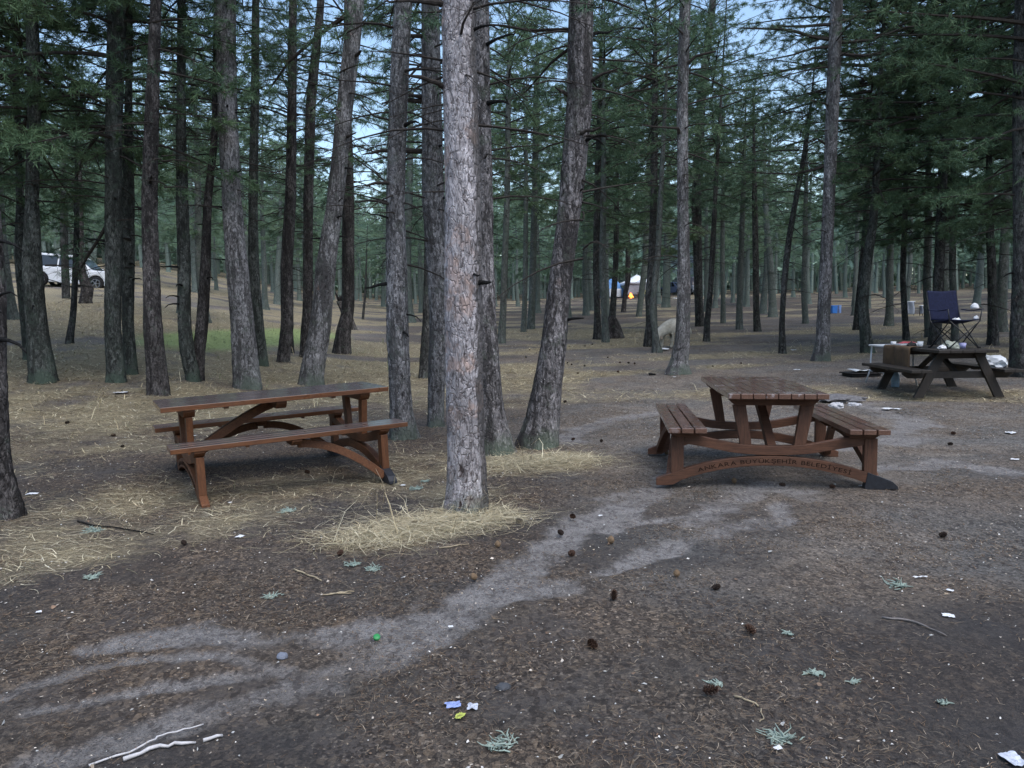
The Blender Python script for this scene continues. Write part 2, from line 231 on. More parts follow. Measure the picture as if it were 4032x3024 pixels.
TREES=[('main',5.61,[(-0.339,0.0,0.162),(-0.341,0.206,0.145),(-0.342,1.018,0.137),(-0.325,2.327,0.127),(-0.332,3.585,0.118)]),('pairR',8.4,[(0.262,0.002,0.231),(0.326,0.316,0.19),(0.449,1.115,0.139),(0.503,1.56,0.126),(0.646,2.585,0.122),(0.742,3.605,0.136),(0.779,4.655,0.125)]),('pairB',7.98,[(-0.173,0.002,0.205),(-0.224,0.378,0.157),(-0.264,1.328,0.118),(-0.27,2.538,0.102),(-0.253,4.505,0.082)]),('benchT',8.99,[(-1.267,0.004,0.172),(-1.28,0.324,0.134),(-1.304,1.419,0.127),(-1.295,2.698,0.107),(-1.182,4.371,0.103),(-1.131,4.912,0.097)]),('grey2',9.93,[(-0.987,0.009,0.107),(-0.946,0.733,0.112),(-0.915,1.32,0.123),(-0.95,2.827,0.139),(-0.926,5.275,0.108)]),('thinb',15.89,[(-1.783,0.17,0.123),(-1.709,1.28,0.094),(-1.627,3.132,0.084),(-1.525,5.842,0.069)]),('lean6',14.46,[(-3.737,0.209,0.232),(-3.538,1.226,0.196),(-3.378,2.375,0.178),(-3.161,3.507,0.152),(-2.934,5.26,0.15),(-2.684,7.063,0.14)]),('dark6',19.18,[(-5.059,0.485,0.148),(-4.963,1.863,0.119),(-4.842,4.207,0.117),(-4.7,6.535,0.122),(-4.393,8.928,0.082)]),('t7',13.27,[(-4.506,0.259,0.229),(-4.54,1.259,0.196),(-4.579,2.316,0.179),(-4.641,3.359,0.155),(-4.651,4.971,0.161),(-4.59,6.629,0.167)]),('t7b',16.55,[(-5.293,0.447,0.137),(-5.319,1.221,0.117),(-5.379,2.539,0.107),(-5.352,3.838,0.096),(-5.198,6.077,0.086),(-5.091,7.912,0.071)]),('t8',11.72,[(-5.321,0.314,0.16),(-5.337,1.295,0.132),(-5.349,2.228,0.117),(-5.319,3.148,0.113),(-5.214,4.074,0.102),(-5.048,6.031,0.074)]),('t9',12.57,[(-6.375,0.448,0.149),(-6.392,1.298,0.122),(-6.319,2.552,0.132),(-6.254,3.283,0.124),(-6.136,4.807,0.127),(-6.03,6.376,0.136)]),('t9b',13.44,[(-6.554,0.515,0.112),(-6.589,1.287,0.095),(-6.513,2.356,0.102),(-6.422,3.41,0.102),(-6.345,5.041,0.058),(-6.265,6.719,0.054)]),('t10',12.38,[(-7.439,0.48,0.206),(-7.508,1.317,0.154),(-7.478,2.302,0.142),(-7.413,3.273,0.097),(-7.326,4.774,0.093),(-7.25,6.32,0.088)]),('t10b',14.66,[(-9.077,0.725,0.078),(-9.094,1.487,0.073),(-9.07,2.6,0.086),(-9.034,3.622,0.068)]),('edge',5.53,[(-3.655,0.014,0.117),(-3.667,0.409,0.093),(-3.656,1.073,0.082),(-3.657,1.66,0.075),(-3.641,2.676,0.07)]),('vL',13.29,[(-5.432,0.382,0.118),(-5.494,0.888,0.118),(-5.545,1.274,0.11),(-5.507,2.332,0.105),(-5.454,3.375,0.097),(-5.395,4.988,0.073),(-5.333,6.649,0.064)]),('vR',13.45,[(-5.422,0.385,0.104),(-5.374,0.88,0.104),(-5.331,1.268,0.103),(-5.192,2.337,0.087),(-5.086,3.391,0.067),(-4.949,4.454,0.058)]),('thin13',17.32,[(-9.781,0.959,0.087),(-9.68,1.59,0.066),(-9.578,2.399,0.066),(-9.456,3.202,0.061)]),('t14',29.4,[(-15.916,2.15,0.225),(-15.832,2.665,0.225),(-15.95,3.266,0.155),(-15.967,4.12,0.138),(-15.906,5.645,0.129)]),('t14b',31.61,[(-17.863,2.403,0.149),(-17.847,3.233,0.149),(-17.772,4.7,0.139),(-17.67,6.878,0.129)]),('t15',17.59,[(-5.143,0.453,0.146),(-5.015,1.314,0.14),(-4.975,2.6,0.134),(-4.859,3.979,0.123),(-4.734,6.113,0.101),(-4.609,8.309,0.08)]),('t15b',19.95,[(-5.611,0.572,0.071),(-5.606,1.302,0.065),(-5.572,2.47,0.059)]),('t16',21.11,[(-4.589,0.491,0.25),(-4.521,1.027,0.2),(-4.401,1.646,0.168),(-4.338,2.817,0.167),(-4.271,4.474,0.154),(-4.223,7.038,0.11)]),('t18',39.94,[(-5.141,1.189,0.307),(-5.171,1.824,0.212),(-5.207,4.041,0.188),(-5.031,7.176,0.175),(-4.798,12.585,0.138)]),('sap19',41.49,[(-7.834,1.389,0.073),(-7.698,2.605,0.061),(-7.587,3.815,0.049),(-7.541,4.538,0.036)]),('t20',25.17,[(-0.323,0.553,0.142),(-0.266,1.324,0.111),(-0.18,3.016,0.103),(-0.075,4.992,0.095),(0.021,8.402,0.08)]),('t21',31.07,[(0.49,0.801,0.119),(0.541,1.843,0.101),(0.599,3.385,0.1),(0.65,5.826,0.091)]),('t21b',32.9,[(0.832,0.878,0.175),(0.883,1.864,0.145),(0.943,3.497,0.145),(1.052,6.081,0.134),(1.214,11.457,0.104)]),('t22',26.29,[(2.9,0.607,0.156),(2.889,1.274,0.116),(2.868,3.043,0.108),(2.91,5.109,0.107),(3.021,8.671,0.083)]),('t22b',24.99,[(3.023,0.553,0.133),(2.982,1.276,0.103),(2.929,2.595,0.103),(2.956,4.922,0.095)]),('t22c',35.75,[(4.602,1.01,0.169),(4.692,2.268,0.137),(4.781,3.623,0.126),(4.833,6.432,0.115)]),('t23',49.81,[(7.151,1.61,0.162),(7.242,2.602,0.147),(7.42,3.618,0.176),(7.424,5.502,0.131),(7.46,8.403,0.116)]),('t24',42.75,[(6.97,1.315,0.164),(7.097,2.418,0.164),(7.324,4.409,0.176),(7.425,7.395,0.162)]),('t25',22.87,[(3.998,0.471,0.149),(4.038,1.132,0.115),(4.025,1.938,0.114),(4.105,2.805,0.107),(4.158,4.601,0.1),(4.183,7.7,0.086)]),('t26',20.87,[(3.883,0.387,0.148),(3.846,0.722,0.093),(3.796,1.276,0.08),(3.796,1.889,0.08),(3.893,2.861,0.08),(3.965,4.318,0.073)]),('t27',56.81,[(11.205,1.928,0.335),(11.269,3.391,0.284),(11.299,5.377,0.25),(11.324,9.346,0.215)]),('t28',15.95,[(3.386,0.182,0.256),(3.432,0.447,0.189),(3.488,0.825,0.156),(3.503,1.763,0.136),(3.487,3.623,0.112),(3.48,5.562,0.11),(3.518,7.556,0.105)]),('t29',24.44,[(6.095,0.554,0.116),(6.134,1.231,0.094),(6.187,1.947,0.086),(6.251,3.087,0.086),(6.339,4.793,0.071)]),('t30',32.41,[(7.81,0.896,0.192),(7.746,2.135,0.172),(7.701,3.365,0.181),(7.65,5.912,0.198),(7.817,9.849,0.187),(8.256,13.895,0.139)]),('t31',19.83,[(6.878,0.378,0.1),(6.843,1.117,0.07),(6.897,2.279,0.076),(7.011,3.199,0.075),(7.147,4.123,0.069),(7.356,5.467,0.058),(7.427,6.005,0.046),(7.539,6.807,0.023)]),('t32',17.7,[(7.001,0.296,0.21),(7.035,0.715,0.162),(7.059,1.133,0.146),(7.102,2.17,0.135),(7.111,3.819,0.129),(7.151,5.97,0.138),(7.228,8.183,0.126)]),('t33',19.28,[(8.789,0.386,0.171),(8.721,0.866,0.137),(8.671,1.548,0.125),(8.735,2.673,0.113),(8.826,3.565,0.101),(8.894,4.449,0.084),(8.943,6.091,0.067)]),('t34',27.5,[(12.16,0.759,0.163),(12.209,1.454,0.138),(12.28,2.581,0.121),(12.339,4.176,0.105)]),('t35',32.33,[(12.147,0.946,0.134),(12.089,2.068,0.114),(12.064,3.577,0.104),(12.063,5.836,0.094)]),('t36',14.03,[(9.186,0.201,0.209),(9.123,1.134,0.149),(9.068,2.285,0.132),(9.016,3.58,0.114),(8.968,5.171,0.101)]),('t37',20.2,[(12.45,0.493,0.144),(12.401,1.15,0.119),(12.338,2.216,0.107),(12.273,3.624,0.094)]),('t38',20.2,[(11.468,0.472,0.108),(11.409,1.164,0.084),(11.35,2.231,0.083),(11.327,3.637,0.077)]),('t39',22.57,[(11.404,0.558,0.107),(11.334,1.159,0.087),(11.274,2.35,0.08),(11.27,3.921,0.073)]),('t40',23.44,[(12.535,0.612,0.139),(12.492,1.139,0.118),(12.435,2.102,0.11),(12.377,4.009,0.096)]),('t41',29.66,[(8.64,0.793,0.14),(8.649,1.701,0.114),(8.669,3.174,0.104),(8.715,5.504,0.095)]),('t42',28.34,[(8.909,0.744,0.142),(8.865,1.678,0.109),(8.815,3.087,0.108),(8.756,5.315,0.099)]),('t43',34.39,[(9.303,0.992,0.122),(9.294,2.164,0.101),(9.243,3.469,0.101),(9.261,6.172,0.09)])]
# ------------------------------------------------------------------ ground sheet
def build_ground():
    r=np.concatenate([np.linspace(.15,1.4,14,endpoint=False),1.4*(14/1.4)**np.linspace(0,1,430,endpoint=False),14*(330/14)**np.linspace(0,1,150)])
    dense=np.radians(np.linspace(-50,50,430)); coarse=np.radians(np.linspace(50,310,80)[1:-1])
    th=np.concatenate([dense,coarse]); nr,nt_=len(r),len(th)
    R,T=np.meshgrid(r,th,indexing='ij'); X=R*np.sin(T); Y=R*np.cos(T)
    pm=seg_mask(X,Y,PATHS); st=straw_mask(X,Y)*(1-.8*pm); gr=green_mask(X,Y)
    Z=gz(X,Y,pm)
    V=np.stack([X,Y,Z],-1).reshape(-1,3)
    i=np.arange(nr-1)[:,None]*nt_; j=np.arange(nt_)[None,:]; j2=(j+1)%nt_
    F=np.stack([i+j,i+nt_+j,i+nt_+j2,i+j2],-1).reshape(-1,4)[:,::-1]
    V=np.vstack([V,[[0,0,gz1(0,0)]]]); c=len(V)-1
    F3=np.stack([np.full(nt_,c),(np.arange(nt_)+1)%nt_,np.arange(nt_)],-1)
    mk=np.stack([pm,st,gr,grey_mask(X,Y)],-1).reshape(-1,4); mk=np.vstack([mk,mk[:1]])
    m,nt,b=new_mat('forest_soil')
    at=N(nt,'ShaderNodeAttribute'); at.attribute_name='mask'; sp=N(nt,'ShaderNodeSeparateColor'); L(nt,at.outputs['Color'],sp.inputs[0])
    v=coords(nt)
    n1=noise(nt,v,.8,6,.6); n2=noise(nt,v,7,6,.7); n3=noise(nt,v,45,5,.75); n4=noise(nt,v,160,3,.7); n5=noise(nt,v,2.3,5,.65)
    soil=mix(nt,ramp(nt,n2,[(.35,0.),(.68,1.)]),(.037,.032,.029),(.135,.116,.102))
    soil=mix(nt,ramp(nt,n3,[(.42,0.),(.66,1.)]),soil,(.19,.155,.125))
    soil=mix(nt,ramp(nt,n4,[(.3,1.),(.5,0.)]),soil,(.026,.021,.02))
    soil=mix(nt,ramp(nt,n4,[(.63,0.),(.74,.85)]),soil,(.33,.28,.235))
    soil=mix(nt,ramp(nt,n5,[(.42,.0),(.6,.8)]),soil,mix(nt,n3,(.06,.052,.05),(.15,.132,.124)),'MIX')
    pt=ramp(nt,noise(nt,v,1.6,5,.65),[(.38,.12),(.6,1.)]); vc=N(nt,'ShaderNodeTexVoronoi'); vc.inputs['Scale'].default_value=95; L(nt,v,vc.inputs['Vector']); c1=N(nt,'ShaderNodeSeparateColor'); L(nt,vc.outputs['Color'],c1.inputs[0])
    vd=N(nt,'ShaderNodeTexVoronoi'); vd.inputs['Scale'].default_value=48; L(nt,coords(nt,(1,.6,1)),vd.inputs['Vector']); c2=N(nt,'ShaderNodeSeparateColor'); L(nt,vd.outputs['Color'],c2.inputs[0])
    soil=mix(nt,mth(nt,'MULTIPLY',pt,ramp(nt,c1.outputs[0],[(.82,0.),(.88,.8)])),soil,mix(nt,c1.outputs[1],(.2,.15,.11),(.42,.36,.3)))
    soil=mix(nt,mth(nt,'MULTIPLY',pt,ramp(nt,c1.outputs[2],[(.66,0.),(.74,.85)])),soil,(.03,.025,.023))
    soil=mix(nt,mth(nt,'MULTIPLY',pt,ramp(nt,c2.outputs[0],[(.86,0.),(.9,.6)])),soil,(.24,.19,.145))
    soil=mix(nt,ramp(nt,c2.outputs[1],[(.75,0.),(.84,.6)]),soil,(.035,.029,.027))
    gsoil=mix(nt,ramp(nt,n2,[(.3,0.),(.7,1.)]),(.13,.118,.106),(.315,.288,.26)); gsoil=mix(nt,ramp(nt,c1.outputs[2],[(.7,0.),(.8,.6)]),gsoil,(.05,.045,.046)); gsoil=mix(nt,ramp(nt,c2.outputs[1],[(.72,0.),(.82,.6)]),gsoil,(.06,.052,.052)); gsoil=mix(nt,ramp(nt,c1.outputs[0],[(.86,0.),(.9,.7)]),gsoil,(.36,.33,.31))
    soil=mix(nt,mth(nt,'MULTIPLY',at.outputs['Alpha'],.85),soil,gsoil)
    da=N(nt,'ShaderNodeAttribute'); da.attribute_name='damp'; soil=mix(nt,mth(nt,'MULTIPLY',da.outputs['Fac'],.62),soil,mix(nt,n3,(.028,.027,.03),(.07,.066,.068)))
    purple=ramp(nt,n1,[(.4,(.92,.95,.96)),(.6,(1.16,1.08,.98))])
    soil=mix(nt,1.,soil,purple,'MULTIPLY')
    sand=mix(nt,ramp(nt,n2,[(.3,0.),(.7,1.)]),(.18,.17,.163),(.39,.37,.355))
    sand=mix(nt,ramp(nt,n4,[(.36,1.),(.5,0.)]),sand,(.085,.074,.07))
    straw=mix(nt,ramp(nt,n3,[(.35,0.),(.65,1.)]),(.22,.18,.11),(.54,.46,.3))
    straw=mix(nt,ramp(nt,n4,[(.35,1.),(.55,0.)]),straw,(.1,.08,.05))
    green=mix(nt,n3,(.24,.31,.11),(.40,.48,.21))
    def edge(ch,lo,hi): 
        return ramp(nt,mth(nt,'ADD',ch,mth(nt,'MULTIPLY',mth(nt,'SUBTRACT',mth(nt,'ADD',n2,n3),1.0),.55)),[(lo,0.),(hi,1.)])
    sand=mix(nt,ramp(nt,c2.outputs[1],[(.72,0.),(.82,.55)]),sand,(.09,.078,.076)); sand=mix(nt,ramp(nt,c1.outputs[0],[(.86,0.),(.92,.6)]),sand,(.4,.36,.33))
    c=mix(nt,edge(sp.outputs[0],.15,.95),soil,sand)
    c=mix(nt,edge(sp.outputs[1],.2,.8),c,straw)
    c=mix(nt,edge(sp.outputs[2],.3,.75),c,green)
    L(nt,c,b.inputs['Base Color'])
    L(nt,ramp(nt,n2,[(.3,.75),(.7,.95)]),b.inputs['Roughness']); b.inputs['Specular IOR Level'].default_value=.25
    h=mth(nt,'ADD',mth(nt,'MULTIPLY',n3,1.),mth(nt,'MULTIPLY',n4,.6)); bump(nt,b,h,.9,.018)
    o=np_mesh('ground',V,[F,F3],m,attrs={'mask':('FLOAT_COLOR',mk),'damp':('FLOAT',np.append(damp_mask(X,Y).ravel(),0))})
    tag(o,kind='structure'); return o
build_ground()

# ------------------------------------------------------------------ ground litter (uncountable)
def color_mat(name,rough=.8,spec=.2,trans=0):
    m,nt,b=new_mat(name); a=N(nt,'ShaderNodeAttribute'); a.attribute_name='tint'
    v=coords(nt); f=noise(nt,v,60,2); L(nt,mix(nt,1.,a.outputs['Color'],ramp(nt,f,[(.3,.75),(.7,1.2)]),'MULTIPLY'),b.inputs['Base Color'])
    b.inputs['Roughness'].default_value=rough; b.inputs['Specular IOR Level'].default_value=spec; return m
def polar(n,r0,r1,a=.68,pw=1.0):
    u=rng.random(n); r=(r0**(2-pw)+u*(r1**(2-pw)-r0**(2-pw)))**(1/(2-pw)); t=rng.uniform(-a,a,n)
    return r*np.sin(t),r*np.cos(t),r
def pick(cols,n): 
    c=np.array(cols)[rng.integers(0,len(cols),n)]; c=c*rng.uniform(.7,1.3,(n,1)); return np.hstack([c,np.ones((n,1))])
def needles():
    x,y,r=polar(300000,1.6,17,.7,1.1)
    pm=seg_mask(x,y,PATHS); st=straw_mask(x,y); cl=fbm(x*2.2,y*2.2,0,51,4)
    keep=rng.random(len(x))<np.clip((.42+1.9*cl)*(1-.72*pm)*(1-.8*damp_mask(x,y)),.02,1)
    x,y,r,st=x[keep],y[keep],r[keep],st[keep]; n=len(x)
    z=gz(x,y)+rng.uniform(.001,.010,n)
    a=rng.uniform(0,2*pi,n); ln=rng.uniform(.012,.045,n); w=np.maximum(.0008,.00031*r)*rng.uniform(.7,1.2,n); dz=rng.normal(0,.12,n)*ln
    dx,dy=np.cos(a)*ln,np.sin(a)*ln; px,py=-np.sin(a)*w,np.cos(a)*w
    bend=rng.normal(0,.045,n)*ln; mx,my=x+dx*.5-np.sin(a)*bend,y+dy*.5+np.cos(a)*bend
    V=np.stack([np.stack([x-px,y-py,z],-1),np.stack([x+px,y+py,z],-1),np.stack([mx-px,my-py,z+dz*.5+.002],-1),np.stack([mx+px,my+py,z+dz*.5+.002],-1),np.stack([x+dx-px*.5,y+dy-py*.5,z+dz],-1),np.stack([x+dx+px*.5,y+dy+py*.5,z+dz],-1)],1).reshape(-1,3)
    b=np.arange(n)[:,None]*6; F=np.vstack([b+[0,1,3,2],b+[2,3,5,4]])
    col=pick([(.13,.085,.055),(.2,.135,.085),(.09,.062,.045),(.27,.2,.13),(.06,.045,.036),(.25,.19,.135),(.38,.31,.23),(.1,.07,.05),(.04,.033,.03),(.15,.105,.075)],n)
    o=np_mesh('needle_litter',V,F,color_mat('dead_needles'),smooth=False,attrs={'tint':('FLOAT_COLOR',np.repeat(col,6,0))})
    tag(o,'brown fallen pine needles strewn over the bare soil','needle litter',kind='stuff')
needles()
def chips():
    x,y,r=polar(26000,1.7,26,.7,1.0); pm=seg_mask(x,y,PATHS)
    keep=rng.random(len(x))<(1-.6*pm)*np.clip(.6+fbm(x*1.5,y*1.5,0,53,3),.15,1); x,y,r=x[keep],y[keep],r[keep]; n=len(x)
    s=rng.uniform(.0025,.007,n)*(1+.05*r)*np.where(rng.random(n)<.06,1.8,1.); a=rng.uniform(0,2*pi,n); asp=rng.uniform(.25,.8,n); z=gz(x,y)+rng.uniform(.006,.014,n)
    P=[]
    for k in range(5):
        t=2*pi*k/5; q=rng.uniform(.6,1.2,n); lx=np.cos(t)*s*q; ly=np.sin(t)*s*q*asp
        P.append(np.stack([x+lx*np.cos(a)-ly*np.sin(a),y+lx*np.sin(a)+ly*np.cos(a),z+rng.normal(0,.25,n)*s],-1))
    V=np.stack(P,1).reshape(-1,3); F=np.arange(n)[:,None]*5+np.arange(5)[None]
    o=np_mesh('debris',V,F,color_mat('bark_flakes'),smooth=False,attrs={'tint':('FLOAT_COLOR',np.repeat(pick([(.6,.53,.45),(.42,.34,.25),(.72,.69,.64),(.24,.16,.11),(.5,.43,.35),(.2,.14,.1),(.42,.42,.4)],n),5,0))})
    tag(o,'pale bark flakes and seed scales scattered on the soil','forest debris',kind='stuff')
chips()
def straw_grass():
    # lying and arching dry blades
    x,y,r=polar(240000,2.2,34,.72,.85); st=straw_mask(x,y); pm=seg_mask(x,y,PATHS)
    keep=(rng.random(len(x))<np.clip((st-.06)*1.25,0,1)**1.2*.95*(1-pm)); x,y,r,st=x[keep],y[keep],r[keep],st[keep]
    ex,ey=[],[]
    for cx,cy,rr,k in [(-.38,5.33,.36,700),(-.6,5.15,.36,900),(-.85,4.98,.36,600),(-.2,5.4,.22,300),(.1,7.3,.5,900),(.45,7.5,.4,700),(-.9,4.85,.25,200),(-.3,5.6,.2,200)]:
        ex.append(rng.normal(cx,rr*.6,k)); ey.append(rng.normal(cy,rr*.35,k))
    ex,ey=np.concatenate(ex),np.concatenate(ey); x=np.concatenate([x,ex]); y=np.concatenate([y,ey]); r=np.hypot(x,y); n=len(x)
    z=gz(x,y); a=rng.uniform(0,2*pi,n); a=np.where(rng.random(n)<.5,rng.normal(0,.5,n)+pi*rng.integers(0,2,n),a)
    ln=rng.uniform(.06,.26,n)*np.clip(.55+.03*r,.55,1.1); ln[-len(ex):]=rng.uniform(.1,.38,len(ex)); up=np.abs(rng.normal(.05,.08,n)); up=np.where(rng.random(n)<.008,rng.uniform(.5,1.2,n),up)
    w=np.minimum(np.maximum(.0013,.00045*r),.0065)*rng.uniform(.6,1.2,n)
    K=4; pts=[]
    cv=rng.normal(0,.5,n)
    for k in range(K):
        t=k/(K-1); aa=a+cv*t; h=ln*up*np.sin(pi*np.minimum(t*.8,1))*.9+.004
        px,py=x+np.cos(aa)*ln*t*(1-.25*up),y+np.sin(aa)*ln*t*(1-.25*up); ww=w*(1-.7*t)
        pts+= [np.stack([px-np.sin(aa)*ww,py+np.cos(aa)*ww,z+h],-1),np.stack([px+np.sin(aa)*ww,py-np.cos(aa)*ww,z+h],-1)]
    V=np.stack(pts,1).reshape(-1,3); b=np.arange(n)[:,None]*2*K
    F=np.vstack([b+[2*k,2*k+1,2*k+3,2*k+2] for k in range(K-1)])
    gm=green_mask(x,y); col=pick([(.58,.49,.31),(.72,.63,.43),(.46,.38,.24),(.3,.25,.17),(.62,.55,.38),(.34,.31,.2),(.76,.69,.5)],n)
    g=pick([(.2,.24,.1),(.3,.34,.17)],n); col=np.where((rng.random(n)<gm*1.1)[:,None],g,col)
    o=np_mesh('dry_grass',V,F,color_mat('dry_grass_blades'),smooth=True,attrs={'tint':('FLOAT_COLOR',np.repeat(col,2*K,0))})
    tag(o,'straw coloured dry grass matted around trunks and over the slope','dry grass',kind='stuff')
straw_grass()

# ------------------------------------------------------------------ bark materials
def paint_haze(nt,c,haze_tint,r0=17,r1=105,mx=.88):  # paints aerial haze into the base colour by distance from the origin
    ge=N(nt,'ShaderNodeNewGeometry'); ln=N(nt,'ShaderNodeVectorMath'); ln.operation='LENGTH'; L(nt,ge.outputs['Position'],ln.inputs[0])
    mr=N(nt,'ShaderNodeMapRange'); mr.inputs[1].default_value=r0; mr.inputs[2].default_value=r1; mr.inputs[4].default_value=mx; L(nt,ln.outputs['Value'],mr.inputs[0]); return mix(nt,mr.outputs[0],c,haze_tint)
def bark_mat(name,plate_a,plate_b,crack,moss=(.07,.1,.075),moss_lo=.55,moss_hi=.72,peel=None,peel_amt=0,low_moss=0,vs=24,vk=.3,strip=.6,haze_tint=None,fl=(.45,.75,1.2,1.5)):
    m,nt,b=new_mat(name)
    at=N(nt,'ShaderNodeAttribute'); at.attribute_name='cav'; cav=at.outputs['Fac']
    v=coords(nt,(1,1,.38)); v2=coords(nt,(1,1,1))
    n1=noise(nt,v,9,6,.65,.6); n2=noise(nt,v,38,5,.7); n3=noise(nt,v2,3.2,4,.6); n4=noise(nt,v2,70,3,.7)
    vo=N(nt,'ShaderNodeTexVoronoi'); vo.feature='DISTANCE_TO_EDGE'; vo.inputs['Scale'].default_value=vs; 
    wv=N(nt,'ShaderNodeVectorMath'); wv.operation='ADD'; L(nt,v,wv.inputs[0]); nn=N(nt,'ShaderNodeTexNoise'); nn.inputs['Scale'].default_value=11; L(nt,v,nn.inputs['Vector'])
    sc=N(nt,'ShaderNodeVectorMath'); sc.operation='SCALE'; sc.inputs['Scale'].default_value=.14; L(nt,nn.outputs['Color'],sc.inputs[0]); L(nt,sc.outputs[0],wv.inputs[1]); L(nt,wv.outputs[0],vo.inputs['Vector'])
    c=mix(nt,ramp(nt,n1,[(.38,0.),(.6,1.)]),plate_a,plate_b)
    c=mix(nt,ramp(nt,noise(nt,v2,2.1,4,.6),[(.4,.55),(.6,0.)]),c,tuple(q*.42 for q in plate_a))
    c=mix(nt,ramp(nt,n2,[(.36,.85),(.5,0.)]),c,crack)
    c=mix(nt,ramp(nt,n4,[(.56,0.),(.7,.65)]),c,tuple(min(1,q*1.7) for q in plate_b))
    if peel: c=mix(nt,mth(nt,'MULTIPLY',ramp(nt,n3,[(.62-peel_amt,0.),(.67-peel_amt,1.)]),ramp(nt,n1,[(.4,0.),(.55,1.)])),c,peel)
    fk=N(nt,'ShaderNodeTexVoronoi'); fk.inputs['Scale'].default_value=vs*1.35; fv=N(nt,'ShaderNodeVectorMath'); fv.operation='ADD'; L(nt,coords(nt,(1,1,.5)),fv.inputs[0]); L(nt,sc.outputs[0],fv.inputs[1]); L(nt,fv.outputs[0],fk.inputs['Vector']); fs=N(nt,'ShaderNodeSeparateColor'); L(nt,fk.outputs['Color'],fs.inputs[0])
    c=mix(nt,1.,c,ramp(nt,fs.outputs[0],[(0.,fl[0]),(.25,fl[1]),(.6,1.03),(.85,fl[2]),(1.,fl[3])]),'MULTIPLY')
    vz=coords(nt,(1,1,.16)); sg=ramp(nt,mth(nt,'ADD',mth(nt,'MULTIPLY',noise(nt,vz,7,6,.68,.5),.75),mth(nt,'MULTIPLY',n2,.25)),[(.455,1.),(.515,0.)]); c=mix(nt,mth(nt,'MULTIPLY',sg,strip),c,mix(nt,n4,crack,tuple(q*.5 for q in plate_a)))
    mo=mth(nt,'MULTIPLY',ramp(nt,noise(nt,v2,5,6,.75),[(moss_lo,0.),(moss_hi,1.)]),1.)
    if low_moss:
        tc=N(nt,'ShaderNodeTexCoord'); sx=N(nt,'ShaderNodeSeparateXYZ'); L(nt,tc.outputs['Object'],sx.inputs[0])
        hz=ramp(nt,mth(nt,'DIVIDE',sx.outputs[2],low_moss),[(.0,1.),(1.,0.)]); mo=mth(nt,'MAXIMUM',mth(nt,'MULTIPLY',mo,.6),mth(nt,'MULTIPLY',hz,ramp(nt,n3,[(.42,0.),(.55,1.)])))
    c=mix(nt,mo,c,moss)
    c=mix(nt,mth(nt,'MULTIPLY',ramp(nt,vo.outputs['Distance'],[(.0,1.),(.07,0.)]),vk),c,crack)
    c=mix(nt,ramp(nt,cav,[(.15,1.),(.5,0.)]),c,crack)
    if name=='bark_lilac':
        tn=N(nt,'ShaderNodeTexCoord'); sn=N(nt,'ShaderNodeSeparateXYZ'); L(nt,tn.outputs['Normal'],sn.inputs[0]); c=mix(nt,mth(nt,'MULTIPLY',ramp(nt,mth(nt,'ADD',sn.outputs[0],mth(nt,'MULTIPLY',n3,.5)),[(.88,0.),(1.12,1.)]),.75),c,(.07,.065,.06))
    if haze_tint: c=paint_haze(nt,c,haze_tint)
    L(nt,c,b.inputs['Base Color']); b.inputs['Roughness'].default_value=.9; b.inputs['Specular IOR Level'].default_value=.15
    h=mth(nt,'ADD',mth(nt,'ADD',n1,mth(nt,'MULTIPLY',n2,.5)),mth(nt,'MULTIPLY',ramp(nt,vo.outputs['Distance'],[(0.,0.),(.12,1.)]),.5)); bump(nt,b,h,.8,.02)
    return m
BARK={
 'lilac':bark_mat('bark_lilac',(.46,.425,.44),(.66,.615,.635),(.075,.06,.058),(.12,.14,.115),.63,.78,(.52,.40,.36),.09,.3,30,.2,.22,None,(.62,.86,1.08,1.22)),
 'grey':bark_mat('bark_grey',(.2,.195,.198),(.38,.37,.378),(.036,.033,.033),(.125,.15,.125),.53,.68,(.25,.18,.16),-.05,.5,30,.25,.8),
 'pair':bark_mat('bark_pair',(.17,.158,.158),(.38,.355,.36),(.022,.02,.02),(.14,.17,.13),.54,.7,(.3,.25,.24),-.03,.35,30,.25,.92),
 'mossy':bark_mat('bark_mossy',(.08,.086,.08),(.17,.18,.168),(.022,.024,.022),(.085,.115,.09),.5,.68,None,0,.7,26,.3,.75),
 'brown':bark_mat('bark_brown',(.075,.069,.068),(.17,.155,.152),(.02,.018,.018),(.10,.12,.098),.56,.7,(.22,.2,.19),-.04,0,26,.3,.8),
 'dark':bark_mat('bark_dark',(.068,.068,.066),(.15,.15,.146),(.02,.02,.02),(.08,.10,.08),.52,.68,None,0,0,26,.3,.8),
 'far':bark_mat('bark_far',(.11,.115,.112),(.2,.207,.2),(.05,.052,.052),(.1,.125,.105),.46,.65,None,0,0,20,.2,.5,(.24,.31,.275)),  # paler bark with distance haze mixed into its colour
}
